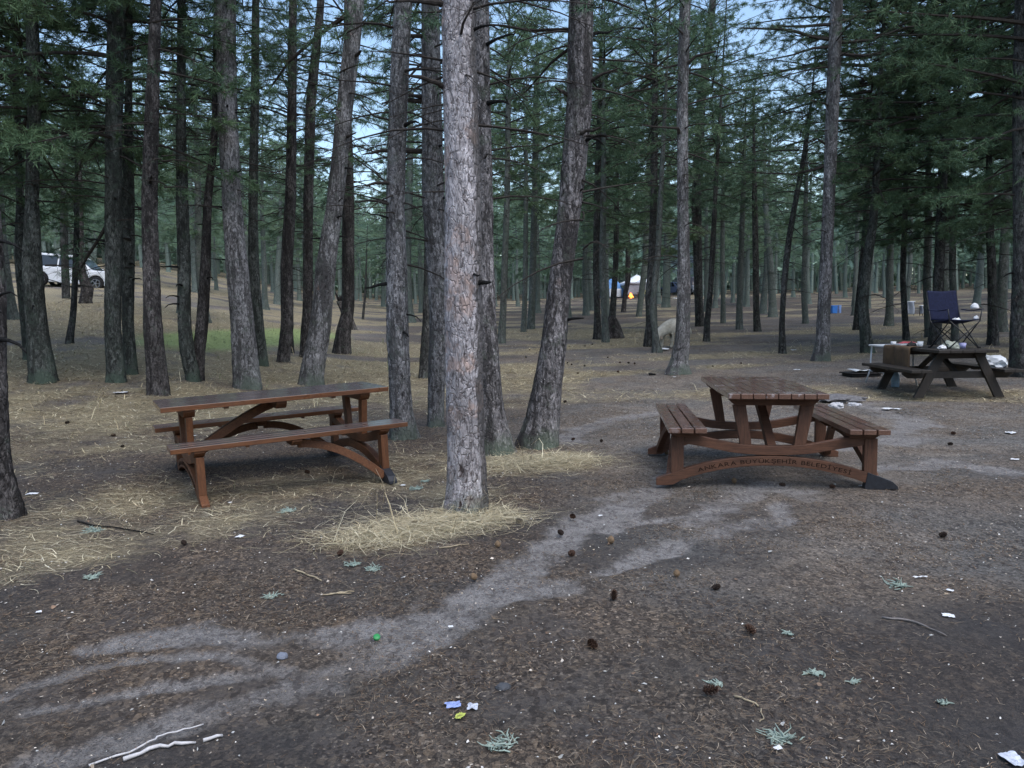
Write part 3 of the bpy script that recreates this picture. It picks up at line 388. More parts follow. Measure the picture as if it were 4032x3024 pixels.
def trunk_mesh(name,pts,mat,parent,seed=0,detail=1.0,flare=.35,lump=.5,rough=1.0,sides=None,fq=34):
    """pts: list of (x,y,z,r) from ground up (local coords); bark displacement in the mesh"""
    P=np.array(pts,float); 
    P=np.vstack([[P[0,0],P[0,1],P[0,2]-.25,P[0,3]*1.06],P])
    s=np.concatenate([[0],np.cumsum(np.linalg.norm(np.diff(P[:,:3],axis=0),axis=1))])
    step=.02/detail; S=[0]; 
    zfine=4.6 if detail>.6 else 3
    while S[-1]<s[-1]: S.append(S[-1]+(step if S[-1]<zfine+.25 else step*5))
    S=np.array(S); S[-1]=s[-1]
    def cr(v):  # smooth interpolation (monotone-ish cubic)
        m=np.gradient(v,s); i=np.clip(np.searchsorted(s,S,side='right')-1,0,len(s)-2); h=s[i+1]-s[i]; t=(S-s[i])/h
        lin=v[i]+(v[i+1]-v[i])*t
        cub=(2*t**3-3*t**2+1)*v[i]+(t**3-2*t**2+t)*h*m[i]+(-2*t**3+3*t**2)*v[i+1]+(t**3-t**2)*h*m[i+1]
        return .5*lin+.5*cub
    cx,cy,cz=cr(P[:,0]),cr(P[:,1]),cr(P[:,2]); rr=np.maximum(cr(P[:,3]),.012)
    n=sides or int(max(20,min(110,2*pi*P[1,3]/.013*detail)))
    th=np.linspace(0,2*pi,n,endpoint=False); TH,SS=np.meshgrid(th,S); RR=rr[:,None]*np.ones_like(TH)
    ct,st=np.cos(TH),np.sin(TH); rad=P[2,3]
    # noise sampled on the cylinder
    qx,qy,qz=ct*rad,st*rad,SS
    big=fbm(qx*5,qy*5,qz*2.2,seed+1,3); 
    n1=vn(qx*fq+.8*big,qy*fq,qz*fq*.4,seed+2)+.35*vn(qx*fq*2.1,qy*fq*2.1,qz*fq*.9,seed+8); ridge=1-np.abs(n1); ridge=sm(.72,1.,ridge)*np.clip(.55+1.1*big,.15,1)      # fissures
    n2=vn(qx*58,qy*58,qz*26,seed+3); pl=fbm(qx*34,qy*34,qz*15,seed+4,3)
    plate=np.round((pl+.5)*5)/5-.5
    amp=.0075*rough*min(1,rad/.11)
    cav=1-ridge*.95+.18*n2
    d=amp*(-1.5*ridge+1.1*plate+.45*n2)+.035*rad/.12*big*lump*.5
    g=np.maximum(SS-.25,0); fl=np.exp(-g/.12)*flare*.25*(1+.9*np.sin(3*TH+seed)+.6*np.sin(5*TH+2*seed))
    R2=RR*(1+fl)+d*np.clip(RR/rad,.3,1)
    X=cx[:,None]+R2*ct; Y=cy[:,None]+R2*st; Z=cz[:,None]+0*ct
    V=np.stack([X,Y,Z],-1).reshape(-1,3); m=len(S)
    i=np.arange(m-1)[:,None]*n; j=np.arange(n)[None]; j2=(j+1)%n
    F=np.stack([i+j,i+j2,i+n+j2,i+n+j],-1).reshape(-1,4)
    V=np.vstack([V,[[cx[-1],cy[-1],cz[-1]+.02]]]); t=np.stack([(m-1)*n+np.arange(n),(m-1)*n+(np.arange(n)+1)%n,np.full(n,m*n)],-1)
    return np_mesh(name,V,[F,t],mat,parent,attrs={'cav':('FLOAT',np.append(cav.ravel(),.6))})
# ------------------------------------------------------------------ crowns
def needle_mat(name,lo,hi,haze_tint=None):
    m,nt,b=new_mat(name); v=coords(nt); f=noise(nt,v,1.1,3,.6); f2=noise(nt,v,9,2)
    oi=N(nt,'ShaderNodeObjectInfo')
    c=ramp(nt,f,[(.3,lo),(.7,hi)]); c=mix(nt,1.,c,ramp(nt,f2,[(.3,.7),(.7,1.25)]),'MULTIPLY')
    c=mix(nt,1.,c,ramp(nt,oi.outputs['Random'],[(0,(.85,.9,.95)),(1,(1.15,1.1,.95))]),'MULTIPLY')
    if haze_tint: c=paint_haze(nt,c,haze_tint)
    L(nt,c,b.inputs['Base Color']); b.inputs['Roughness'].default_value=.6; b.inputs['Specular IOR Level'].default_value=.2
    return m
NEEDLE=needle_mat('pine_needles',(.06,.112,.068),(.135,.215,.12))
NEEDLE_FAR=needle_mat('pine_needles_far',(.10,.168,.108),(.2,.29,.175),(.28,.42,.31))  # lighter needles, haze painted into the green
TWIG=simple('twig_wood',(.05,.044,.04),.9,.3,30,spec=.1)
TWIG_FAR=simple('twig_wood_far',(.085,.086,.084),.9,.3,30,spec=.1)  # twig colour lightened to go with the painted haze
def tube_arrays(pts,rad,n=4):
    pts=np.asarray(pts); m=len(pts); t=np.gradient(pts,axis=0); t/=np.linalg.norm(t,axis=1,keepdims=True)+1e-9
    a=np.array([0,0,1.]) if abs(t[0,2])<.9 else np.array([1.,0,0]); x=np.cross(t,a); x/=np.linalg.norm(x,axis=1,keepdims=True)+1e-9; y=np.cross(t,x)
    k=2*pi*np.arange(n)/n
    V=pts[:,None]+(x[:,None]*np.cos(k)[None,:,None]+y[:,None]*np.sin(k)[None,:,None])*np.asarray(rad)[:,None,None]
    i=np.arange(m-1)[:,None]*n; j=np.arange(n)[None]; j2=(j+1)%n
    return V.reshape(-1,3),np.stack([i+j,i+j2,i+n+j2,i+n+j],-1).reshape(-1,4)
class Sprig:
    def __init__(s,seed): s.r=np.random.default_rng(seed); s.V=[];s.F=[];s.n=0;s.tp=[];s.td=[];s.tn=[]
    def tube(s,p,rad,n=4):
        V,F=tube_arrays(p,rad,n); s.V.append(V); s.F.append(F+s.n); s.n+=len(V)
    def tuft(s,p,d,k): s.tp.append(p); s.td.append(d); s.tn.append(k)
    def limb(s,pts,rad,twigs,tl,nn,start=.35,dead=False,sag=-.15):
        r=s.r; pts=np.asarray(pts,float); s.tube(pts,rad,5 if rad[0]>.02 else 4); m=len(pts)
        for q in range(twigs):
            t=start+(1-start)*(q+r.random())/twigs; f=t*(m-1); i=min(int(f),m-2); p=pts[i]+(pts[i+1]-pts[i])*(f-i)
            d=pts[i+1]-pts[i]; d/=np.linalg.norm(d)+1e-9
            side=np.cross(d,[0,0,1.]); side/=np.linalg.norm(side)+1e-9
            sg=1 if q%2 else -1
            e=d*r.uniform(.3,.9)+side*sg*r.uniform(.4,1.)+np.array([0,0,r.uniform(-.75,.5)+sag]); e/=np.linalg.norm(e)
            l=tl*r.uniform(.45,1.2)*(1.15-.55*t); c=np.array([0,0,r.uniform(-.1,.28)])*l
            tp=np.array([p+e*l*u+c*u*u for u in (0,.35,.7,1)])
            rr=max(.0035,rad[i]*.3); s.tube(tp,[rr,rr*.8,rr*.6,rr*.35],3)
            if dead:
                for _ in range(2):
                    u=r.uniform(.3,.9); pp=p+e*l*u; ee=e+r.normal(0,.6,3); s.tube([pp,pp+ee*l*.22,pp+ee*l*.4],[rr*.5,rr*.4,rr*.2],3)
            elif nn:
                s.tuft(tp[3],tp[3]-tp[2],nn); s.tuft(tp[2],tp[2]-tp[1]+r.normal(0,.05,3),int(nn*.7)); 
                if r.random()<.7: s.tuft((tp[1]+tp[2])/2,tp[2]-tp[1]+r.normal(0,.12,3),int(nn*.45))
        if nn and not dead: s.tuft(pts[-1],pts[-1]-pts[-2],int(nn*1.3))
    def arrays(s,nl,nw):
        r=s.r; NV=[];cnt=0
        if s.tp:
            tn=np.array(s.tn); P=np.repeat(np.array(s.tp),tn,0); D=np.repeat(np.array(s.td),tn,0); D/=np.linalg.norm(D,axis=1,keepdims=True)+1e-9
            k=len(P); u=r.normal(0,1,(k,3)); u/=np.linalg.norm(u,axis=1,keepdims=True)
            P=P-D*r.uniform(0,.17,(k,1))+r.normal(0,.012,(k,3)); E=D*.75+u*.85; E/=np.linalg.norm(E,axis=1,keepdims=True)
            ln=nl*r.uniform(.6,1.15,(k,1)); w=np.cross(E,r.normal(0,1,(k,3))); w/=np.linalg.norm(w,axis=1,keepdims=True)+1e-9; w*=nw*.5
            NV=np.stack([P-w,P+w,P+E*ln],1).reshape(-1,3); cnt=k
        V=np.vstack(s.V+([NV] if cnt else [])); F4=np.vstack(s.F); F3=s.n+np.arange(cnt*3).reshape(-1,3)
        mi=np.concatenate([np.zeros(len(F4)),np.ones(len(F3))])
        return V,[F4,F3] if cnt else [F4],mi
def crown_mesh(seed,Lc=8.0,R=1.9,nb=52,twigs=9,nn=9,nl=.13,nw=.011,mats=None,dead=12,low=.0):
    s=Sprig(seed); r=s.r
    for b in range(nb):
        t=(b+r.random())/nb; h=Lc*(low+(1-low)*t**.9); prof=(.62+.9*t) if t<.42 else 1.0*(1-((t-.42)/.58)**2.6)+.1
        l=R*prof*r.choice([.35,.6,.8,.95,1.1,1.25])*r.uniform(.85,1.1); az=b*2.4+r.normal(0,.35); e0=r.uniform(-.08,.45)+.6*t*t-.12; k=6; dr=r.uniform(.12,.34)*(1-t)
        u=np.linspace(0,1,k); rad=l*u; wob=r.normal(0,.06,k).cumsum()*l*.3*u
        z=h+l*(np.tan(e0)*u-dr*1.6*u*u+.55*dr*u**4)
        pts=np.stack([rad*np.cos(az)-wob*np.sin(az),rad*np.sin(az)+wob*np.cos(az),z],-1)
        r0=.006+.011*l; s.limb(pts,np.linspace(r0,.005,k),max(3,int(twigs*l/R)),.62*(.6+.4*l/R),nn,start=.28 if t>.3 else .42)
    for b in range(dead):
        h=-r.random()**.8*2.6+.4; l=r.uniform(.35,1.5); az=r.uniform(0,2*pi); u=np.linspace(0,1,5); dr=r.uniform(.05,.4)
        z=h+l*(r.uniform(-.1,.25)*u-dr*u*u); wob=r.normal(0,.07,5).cumsum()*l*.4*u
        pts=np.stack([l*u*np.cos(az)-wob*np.sin(az),l*u*np.sin(az)+wob*np.cos(az),z],-1)
        s.limb(pts,np.linspace(.014,.003,5),int(2+l*3),.38,0,.3,dead=True)
    V,F,mi=s.arrays(nl,nw); o=np_mesh('crown',V,F,mats,smooth=False,mi=mi); me=o.data; bpy.data.objects.remove(o); return me
MID=[crown_mesh(100+k,8.,2.3,84,14,24,.145,.011,[TWIG,NEEDLE],12) for k in range(4)]
DENSE=[crown_mesh(130+k,8.,2.9,100,16,30,.15,.012,[TWIG,NEEDLE],6) for k in range(2)]
THIN=[crown_mesh(150+k,8.,1.8,46,10,18,.14,.010,[TWIG,NEEDLE],16) for k in range(2)]
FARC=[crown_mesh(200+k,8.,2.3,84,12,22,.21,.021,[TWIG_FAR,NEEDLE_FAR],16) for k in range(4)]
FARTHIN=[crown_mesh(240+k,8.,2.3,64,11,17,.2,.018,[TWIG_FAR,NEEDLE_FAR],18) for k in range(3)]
DEAD=[crown_mesh(250,5.,.9,10,4,0,.1,.01,[TWIG,NEEDLE],12)]

# ------------------------------------------------------------------ the trees one can tell apart
TD={n:(Y,p) for n,Y,p in TREES}
# name: bark, crown set, crown base height, tree top height, detail, label
INFO={
'main':('lilac',THIN,4.4,11,1.0,'tall pine with pale lilac scaly bark and straw heaped at its foot'),
'pairR':('pair',THIN,4.1,11.5,.8,'rough dark pine leaning outward, its foot touching a second stem behind the pale pine'),
'pairB':('pair',THIN,4.3,11,.7,'mossy footed pine stem hidden mostly behind the pale lilac pine'),
'benchT':('grey',THIN,4.0,11,.8,'straight grey pine with flaking bark at the end of the reddish picnic table'),
'grey2':('grey',THIN,4.2,11.5,.8,'grey pine with long broken branch stubs just behind the pale lilac pine'),
'thinb':('dark',MID,4.6,10,.5,'thin dark pine squeezed between the grey flaking pine and the stubbed pine'),
'lean6':('grey',THIN,4.9,11.5,.7,'leaning grey pine with a lichen patch at its foot behind the reddish table'),
'dark6':('brown',THIN,4.9,11.5,.5,'narrow brown pine just behind the leaning lichen-footed pine'),
't7':('grey',THIN,4.7,11.5,.75,'thick pine with teal lichen on one flank rising behind the reddish table'),
't7b':('mossy',THIN,4.8,11,.5,'slim mossy pine close behind the thick lichen-flanked pine'),
't8':('brown',THIN,4.7,11,.75,'reddish brown pine standing at the far corner of the reddish table'),
't9':('mossy',DENSE,3.5,11.5,.7,'grey-green mossy pine, thicker one of two grown side by side'),
't9b':('mossy',MID,3.6,10.5,.6,'greenish pine, thinner one of two grown side by side'),
't10':('mossy',DENSE,3.4,11,.7,'green mossy pine with a wide foot in front of the white car'),
't10b':('mossy',DENSE,3.2,9,.5,'slim mossy pine tucked behind the wide-footed mossy pine'),
'edge':('brown',THIN,4.8,10,.9,'dark leaning pine with only its foot in view beside a white scrap'),
'vL':('mossy',THIN,5.0,10.5,.6,'mossy pine, upright half of a V shaped pair'),
'vR':('brown',THIN,4.6,10,.6,'dark slanting pine, leaning half of a V shaped pair'),
'thin13':('dark',MID,1.9,5.5,.5,'young thin dark pine in front of the white car'),
't14':('brown',MID,3.6,7.6,.4,'bent brown pine with a bulging foot below the white car'),
't14b':('dark',MID,3.2,7.4,.4,'dark pine trunk crossing the middle of the white car'),
't15':('brown',THIN,4.6,11,.5,'brown pine bowed at the foot beside the green grass patch'),
't15b':('dark',MID,3.,8,.4,'thin dark stem just behind the bowed brown pine'),
't16':('brown',MID,4.0,10.5,.5,'curved pine with a swollen mossy foot beyond the reddish table'),
't18':('far',FARC,4.2,11,.4,'pine with a flared foot behind the grey flaking pine'),
'sap19':('dark',DEAD,2.2,5,.4,'leafless young sapling standing on the pale slope'),
't20':('far',MID,4.5,11,.4,'slender pine nearest beyond the pale lilac pine on its open side'),
't21':('far',FARC,4.6,11,.4,'thinner one of two slim pines before the leaning rough pine'),
't21b':('far',FARC,4.6,12,.4,'thicker one of two slim pines before the leaning rough pine'),
't22':('dark',MID,4.0,11,.4,'grey stem at one side of the pine clump by a flared stump'),
't22b':('far',MID,4.0,11,.4,'central mossy stem of the pine clump by a flared stump'),
't22c':('dark',FARC,4.2,11,.4,'dark stem rising behind the flared stump'),
't23':('brown',FARC,4.4,12,.4,'reddish pine trunk in front of the white canopy tent'),
't24':('far',FARC,4.4,11.5,.4,'grey pine trunk beside the white canopy tent'),
't25':('dark',MID,4.0,10.5,.4,'dark pine with a notched trunk behind the feeding dog'),
't26':('far',MID,4.0,10,.4,'thin grey pine hiding the neck of the feeding dog'),
't27':('far',FARC,4.6,12,.4,'thick far pine between the canopy tent and the blue pickup'),
't28':('grey',THIN,4.3,11.5,.7,'mottled pale pine with a dark wedge foot hiding the rump of the dog'),
't29':('dark',MID,4.0,10.5,.4,'slim dark pine one step from the mottled pale pine'),
't30':('dark',FARC,4.6,12,.4,'curving dark pine close behind the mottled pale pine'),
't31':('dark',THIN,2.9,8,.5,'thin crooked young pine bending over beyond the brown table'),
't32':('grey',THIN,4.7,11.5,.7,'straight grey pine with long bare limbs beyond the brown table'),
't33':('mossy',DENSE,3.4,10.5,.6,'leaning pine with a dark foot beside the folding table'),
't34':('dark',DENSE,3.2,8,.4,'slim pine just behind the leaning dark-footed pine'),
't35':('far',MID,3.8,9,.4,'slim pine between the crooked young pine and the straight grey pine'),
't36':('dark',DENSE,3.0,10.5,.6,'dark thick pine beside the bench with the white plastic bag'),
't37':('dark',DENSE,3.0,10,.4,'dark pine behind the white plastic bag'),
't38':('far',DENSE,3.0,10,.4,'slim pine just behind the navy camp chair'),
't39':('dark',DENSE,3.0,10,.4,'dark pine beside the pale hanging sheet'),
't40':('far',DENSE,3.0,10,.4,'grey pine between the pale hanging sheet and the navy camp chair'),
't41':('far',MID,4.2,9,.4,'slim mossy pine standing between the mottled pale pine and the crooked young pine'),
't42':('dark',MID,4.2,8.6,.4,'slim bare pine just before the crooked young pine'),
't43':('far',FARC,4.4,9.5,.4,'thin pine between the mottled pale pine and the slim mossy one'),
}
def crown_obj(parent,me,loc,Lc,target,seed,tilt=(0,0),wide=1.0):
    c=bpy.data.objects.new('crown',me); link(c,parent); k=target/Lc
    c.scale=(min(max(k,.55),1.15)*wide,min(max(k,.55),1.15)*wide,k); c.location=loc; c.rotation_euler=(tilt[1],tilt[0],seed*1.7%6.28); return c
def interp(pts,z):
    for a,b in zip(pts[:-1],pts[1:]):
        if a[2]<=z<=b[2]:
            t=(z-a[2])/(b[2]-a[2]+1e-9); return [a[i]+(b[i]-a[i])*t for i in range(4)]
    return list(pts[-1])
ROOT={}
EXTRA=[(11.2,15.6,'dense leafy pine past the bench with the plastic bag'),(14.2,18.8,'dense leafy pine in the dark row behind the bench with the plastic bag'),(10.6,19.6,'leafy low-limbed pine overhanging the navy camp chair'),(-8.6,11.2,'leafy low-limbed pine at the dark edge of the mossy trunks'),(-12.2,17.5,'leafy pine on the slope before the white car'),(-14.2,19.5,'leafy low-limbed pine beside the white car')]
def extra_trees():
    for i,(x,y,lab) in enumerate(EXTRA):
        z=gz1(x,y); root=empty('pine_tree',(x,y,z),0,lab,'tree','pines of the picnic ground'); ROOT['x%d'%i]=(root,x,z,y)
        w=.1*(-1)**i; pts=[(0,0,0,.16),(w*.5,0,1,.125),(w,.05,3,.115),(w*1.5,.1,6,.09),(w*2,.1,10.5,.02)]
        trunk_mesh('trunk',pts,BARK['dark'],root,seed=300+i,detail=.5); crown_obj(root,DENSE[i%2],(w,.05,2.7),8.,8.2,i+3,(.01,0),1.05)
def named_trees():
    for k,(n,(Y,p)) in enumerate(TD.items()):
        bark,cset,hb,Ht,det,label=INFO[n]
        x0=p[0][0]; z0=gz1(x0,Y); dz=z0-p[0][1]
        root=empty('pine_tree',(x0,Y,z0),0,label,'tree','pines of the picnic ground' if n not in('sap19',) else None); ROOT[n]=(root,x0,z0,Y)
        wob=[0]+[.05*math.sin(1.7*i+k) for i in range(1,40)]
        pts=[(a-x0,wob[i] if i else 0,b+dz-z0,r) for i,(a,b,r) in enumerate(p)]
        top=pts[-1]
        if top[2]<Ht:
            a,b=pts[-2],pts[-1]; sl=max(-.06,min(.06,(b[0]-a[0])/max(.3,b[2]-a[2]))); r=b[3]; 
            for t in (.33,.66,1.): 
                h=b[2]+(Ht-b[2])*t; pts.append((b[0]+sl*(Ht-b[2])*t,b[1],h,max(.015,r*(1-.9*t))))
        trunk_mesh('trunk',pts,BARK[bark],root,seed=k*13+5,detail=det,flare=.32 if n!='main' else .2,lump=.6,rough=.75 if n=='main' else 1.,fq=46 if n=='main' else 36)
        q=interp(pts,hb); e=pts[-1]; Lc=8. if cset is not DEAD else 5.
        tilt=math.atan2(e[0]-q[0],max(1,e[2]-q[2]))
        crown_obj(root,cset[k%len(cset)],(q[0],q[1],q[2]),Lc,Ht-hb+.4,k,(tilt,0),1.0 if Y>10 else .9)
named_trees(); extra_trees()
def stubs():
    r=np.random.default_rng(31)
    for n,(Y,p) in TD.items():
        if Y>15.5: continue
        root,x0,z0,_=ROOT[n]; pts=[(a-x0,0,b-z0,rr) for a,b,rr in p]
        for k in range(5 if n!='main' else 3):
            z=r.uniform(1.2,min(5.,pts[-1][2])); q=interp(pts,z); az=r.choice([0.,pi])+r.normal(0,.6); l=r.uniform(.08,.34); d=np.array([cos(az),-abs(sin(az)),r.uniform(-.25,.3)]); c=np.array(q[:3]); c=c+d*q[3]*.75
            mb=MB(); w=r.uniform(.009,.018); mb.tube([c,c+d*l*.4+[0,0,.01],c+d*l*.75,c+d*l+[0,0,r.uniform(-.05,.02)]],[w*1.5,w,w*.8,w*.35],7); mb.build('branch_stub',BARK['dark'],root,smooth=True)
stubs()
def limbs():
    for i,(n,P,kind) in enumerate(LIMBS):
        root,x0,z0,Y=ROOT[n]; s=Sprig(500+i); r=s.r
        pts=[]; m=len(P)
        for a,(x,z,rad) in zip(P[:-1],P[1:]):
            for t in (0,.25,.5,.75): pts.append((a[0]+(x-a[0])*t,a[1]+(z-a[1])*t,a[2]+(rad-a[2])*t))
        pts.append(P[-1]); pts=np.array(pts); k=len(pts); off=np.linspace(0,1,k)*(-.25 if kind==0 else .35)
        wob=r.normal(0,.012,k).cumsum()*.6
        xyz=np.stack([pts[:,0]-x0,off+wob,pts[:,1]-z0+wob],-1); L_=np.linalg.norm(xyz[-1]-xyz[0])
        if kind==0:
            s.tube(xyz,np.maximum(pts[:,2],.004),8); 
            for _ in range(int(1+L_*3)):
                q=r.integers(k//2,k); d=r.normal(0,1,3); d/=np.linalg.norm(d); s.tube([xyz[q],xyz[q]+d*.08,xyz[q]+d*.16+[0,0,-.02]],[.004,.003,.0015],3)
        else: s.limb(xyz,np.maximum(pts[:,2],.006),int(6+L_*5),.6,14,.25)
        V,F,mi=s.arrays(.13,.008); np_mesh('branch',V,F,[TWIG,NEEDLE],root,smooth=False,mi=mi)
limbs()
# stumps
def stump(name,x,y,pts,label,seed,nsp=3):
    z=gz1(x,y); t=empty(name,(x,y,z),0,label,'stump')
    trunk_mesh('trunk',pts,BARK['brown'],t,seed=seed,detail=.5,flare=.6,lump=2.2)
    for k in range(nsp):
        a=pts[-1]; s=MB(); d=(.12*cos(k*2.1+seed),.1*sin(k*2.1+seed)); s.tube([(a[0],a[1],a[2]-.1),(a[0]+d[0]*.7,a[1]+d[1]*.7,a[2]+.12),(a[0]+d[0]*1.6,a[1]+d[1]*1.6,a[2]+.25+.1*k)],[a[3]*.5,a[3]*.33,.02],7)
        s.build('splinter',BARK['pair'],t,smooth=True)
stump('pine_stump',2.0+1.55,26.9,[(0,0,0,.32),(-.03,0,.3,.27),(-.08,0,.6,.2),(-.1,0,.75,.12)],'flared dark stump at the foot of the pine clump',3,0)
stump('broken_stump',-6.6,32.,[(0,0,0,.26),(-.05,0,.4,.2),(-.18,0,.8,.2),(-.35,0,1.15,.16)],'twisted broken stump with splintered forks on the slope',8)

# ------------------------------------------------------------------ deep forest
FTR=[]
for k in range(5):
    r=np.random.default_rng(900+k); b=r.normal(0,.12,5).cumsum()*np.array([0,.5,1,1.2,1.4])
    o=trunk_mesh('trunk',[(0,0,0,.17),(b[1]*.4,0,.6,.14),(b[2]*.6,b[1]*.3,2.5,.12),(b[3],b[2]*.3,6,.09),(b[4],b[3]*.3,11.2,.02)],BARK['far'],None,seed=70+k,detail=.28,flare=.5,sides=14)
    FTR.append(o.data); bpy.data.objects.remove(o)
def proj(x,y,z):
    z=z-1.3944; d=y*cos(.0854)-z*sin(.0854); return 1106+1688.1*x/d
def deep_forest():
    r=np.random.default_rng(77); placed=[(t[1],t[3]) for t in ROOT.values()]; cnt=0; tries=0
    keep_clear=[(1334,1396,98),(1446,1468,118),(1484,1508,112),(1796,1824,42),(1950,1974,38),(1980,1994,38),(84,236,36)]
    while cnt<236 and tries<9000:
        tries+=1
        d=24+(118-24)*r.random()**.72; a=r.uniform(-.72,.72); x,y=d*sin(a),d*cos(a); u=x/y
        if u<-.08 and d<48 and r.random()<.72: continue
        if u>.25 and d<26: continue
        z=gz1(x,y); px=proj(x,y,z)
        if any(l-8<px<h+8 and y<dd for l,h,dd in keep_clear): continue
        if any((x-q)**2+(y-w)**2<(1.7+.012*d)**2 for q,w in placed): continue
        placed.append((x,y)); k=r.uniform(.86,1.14); gap=any(a<u<b for a,b in ((-.56,-.37),(-.33,-.19),(-.03,.10),(.25,.41)))
        root=empty('forest_pine',(x,y,z),r.uniform(0,6.28),'slender pine among the dense rows deep in the forest','tree','pines deep in the forest')
        t=link(bpy.data.objects.new('trunk',FTR[cnt%5]),root); w=r.uniform(.85,1.5)
        hb=r.uniform(2.4,4.1)+(1.0 if u>.35 and d<60 else 0); hs=r.uniform(.72,1.0); lim=1.39+d*(r.uniform(.3,.42) if gap else r.uniform(.3,.45))-z; hs=max(.12,min(hs,(lim-hb)/(11.3*k-hb)))
        crown_obj(root,(FARTHIN[cnt%3] if gap and r.random()<.35 else FARC[cnt%4]),(0,0,hb),8.,(11.3*k-hb)*hs+.3,cnt,(r.normal(0,.02),0),r.uniform(.95,1.2)); t.scale=(w,w,min(k,(hb+(11.3*k-hb)*hs+.2)/11.3)); cnt+=1
deep_forest()
def far_wood():
    r=np.random.default_rng(5)
    def mass(n,a0,a1,d0,d1,zlo,top,smin,smax):
        a=r.uniform(a0,a1,n); d=r.uniform(d0,d1,n); h=r.random(n)**.9; tp=top*(1+.35*fbm(a*22,d*.05,0,7,4)*2); z=zlo+h*(tp-zlo)
        x,y=d*np.sin(a),d*np.cos(a); z=z+terrain(x,y); keep=vn(x*.35,y*.35,z*.35,9)+.25>r.random(n)-.35; return np.stack([x,y,z],-1)[keep],r.uniform(smin,smax,keep.sum())
    parts=[mass(120000,-.85,.85,146,172,-.6,9.,.4,1.0),mass(130000,-.85,.85,100,150,2.4,11.5,.3,.8),mass(60000,.98,2*pi-.98,26,44,.3,11.,.25,.7)]  # last mass: unseen wood around the camera, added to block horizon light
    P=np.vstack([p[0] for p in parts]); s=np.concatenate([p[1] for p in parts])[:,None]; n=len(P)
    u=r.normal(0,1,(n,3)); v=r.normal(0,1,(n,3)); u/=np.linalg.norm(u,axis=1,keepdims=True); v/=np.linalg.norm(v,axis=1,keepdims=True)
    V=np.stack([P-u*s,P+v*s*.5,P+u*s,P-v*s*.5],1).reshape(-1,3); F=np.arange(n*4).reshape(-1,4)
    # trunks inside the mass
    m=520; a=r.uniform(-.8,.8,m); d=r.uniform(92,150,m); x,y=d*np.sin(a),d*np.cos(a); zz=terrain(x,y)-.2; Vs=[V];Fs=[F];b=len(V); 
    for i in range(m):
        Vt,Ft=tube_arrays([[x[i],y[i],zz[i]],[x[i]+r.normal(0,.2),y[i],zz[i]+4.5],[x[i]+r.normal(0,.3),y[i],zz[i]+9]],[.2,.16,.06],5); Vs.append(Vt);Fs.append(Ft+b);b+=len(Vt)
    F=np.vstack(Fs); mi=np.concatenate([np.ones(n),np.zeros(len(F)-n)])
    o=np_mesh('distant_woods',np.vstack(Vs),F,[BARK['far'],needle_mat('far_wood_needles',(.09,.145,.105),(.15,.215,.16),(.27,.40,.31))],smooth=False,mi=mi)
    tag(o,'mass of pine wood closing the view in painted haze, with an unseen ring behind','distant wood',kind='stuff')
far_wood()
# ------------------------------------------------------------------ wood
def wood_mat(name,dark,mid,light,axis='y',wet=.5,grey=(.2,.19,.19),greyamt=.0,spot=0,slate=None):
    m,nt,b=new_mat(name); sc={'x':(1.2,14,14),'y':(14,1.2,14),'z':(14,14,1.2)}[axis]
    v=coords(nt,sc); v0=coords(nt); g=noise(nt,v,3,6,.65,1.2); g2=noise(nt,v,11,4,.7); n=noise(nt,v0,4,4,.6); n2=noise(nt,v0,26,4,.65)
    c=ramp(nt,g,[(.3,dark),(.55,mid),(.8,light)]); c=mix(nt,ramp(nt,g2,[(.35,.5),(.55,0.)]),c,tuple(x*.45 for x in dark))
    c=mix(nt,ramp(nt,n,[(.4,0.),(.7,.6)]),c,tuple(x*.55 for x in mid))
    if greyamt: c=mix(nt,mth(nt,'MULTIPLY',ramp(nt,n2,[(.5,0.),(.62,1.)]),greyamt),c,grey)
    if spot: c=mix(nt,mth(nt,'MULTIPLY',ramp(nt,mth(nt,'ADD',mth(nt,'MULTIPLY',n,.6),mth(nt,'MULTIPLY',n2,.4)),[(.56,0.),(.6,1.)]),spot),c,(.5,.45,.45))
    L(nt,c,b.inputs['Base Color']); L(nt,ramp(nt,n,[(.35,.62-.42*wet),(.65,.72-.25*wet)]),b.inputs['Roughness']); b.inputs['Specular IOR Level'].default_value=.5
    if wet>.5: b.inputs['Coat Weight'].default_value=.9; b.inputs['Coat Roughness'].default_value=.14
    bump(nt,b,g2,.25,.004)
    if slate:  # reflected sky painted as slate grey on upward faces
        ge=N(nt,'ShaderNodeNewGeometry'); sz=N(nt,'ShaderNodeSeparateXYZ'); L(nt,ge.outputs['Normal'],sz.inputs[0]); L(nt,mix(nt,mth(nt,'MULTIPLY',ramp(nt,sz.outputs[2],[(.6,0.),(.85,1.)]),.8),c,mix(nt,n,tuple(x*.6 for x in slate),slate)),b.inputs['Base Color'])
    return m
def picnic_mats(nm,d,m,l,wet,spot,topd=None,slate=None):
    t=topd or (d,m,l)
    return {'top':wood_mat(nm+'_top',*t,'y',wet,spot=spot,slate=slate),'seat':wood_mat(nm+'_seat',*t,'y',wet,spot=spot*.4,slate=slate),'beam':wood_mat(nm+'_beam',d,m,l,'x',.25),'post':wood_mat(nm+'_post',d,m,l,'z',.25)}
RED=picnic_mats('red_wood',(.10,.038,.017),(.19,.075,.03),(.29,.12,.052),.85,0,None,(.13,.11,.11))  # last colour is the painted sky reflection on top and seats
BRN=picnic_mats('brown_wood',(.08,.036,.02),(.15,.066,.036),(.215,.105,.058),.6,.55,((.12,.058,.038),(.19,.098,.064),(.27,.155,.11)))
SHOE=simple('black_shoe',(.025,.027,.033),.5,.3,30)
INK=simple('carved_letters',(.022,.013,.009),.9,.2,30,spec=.1)
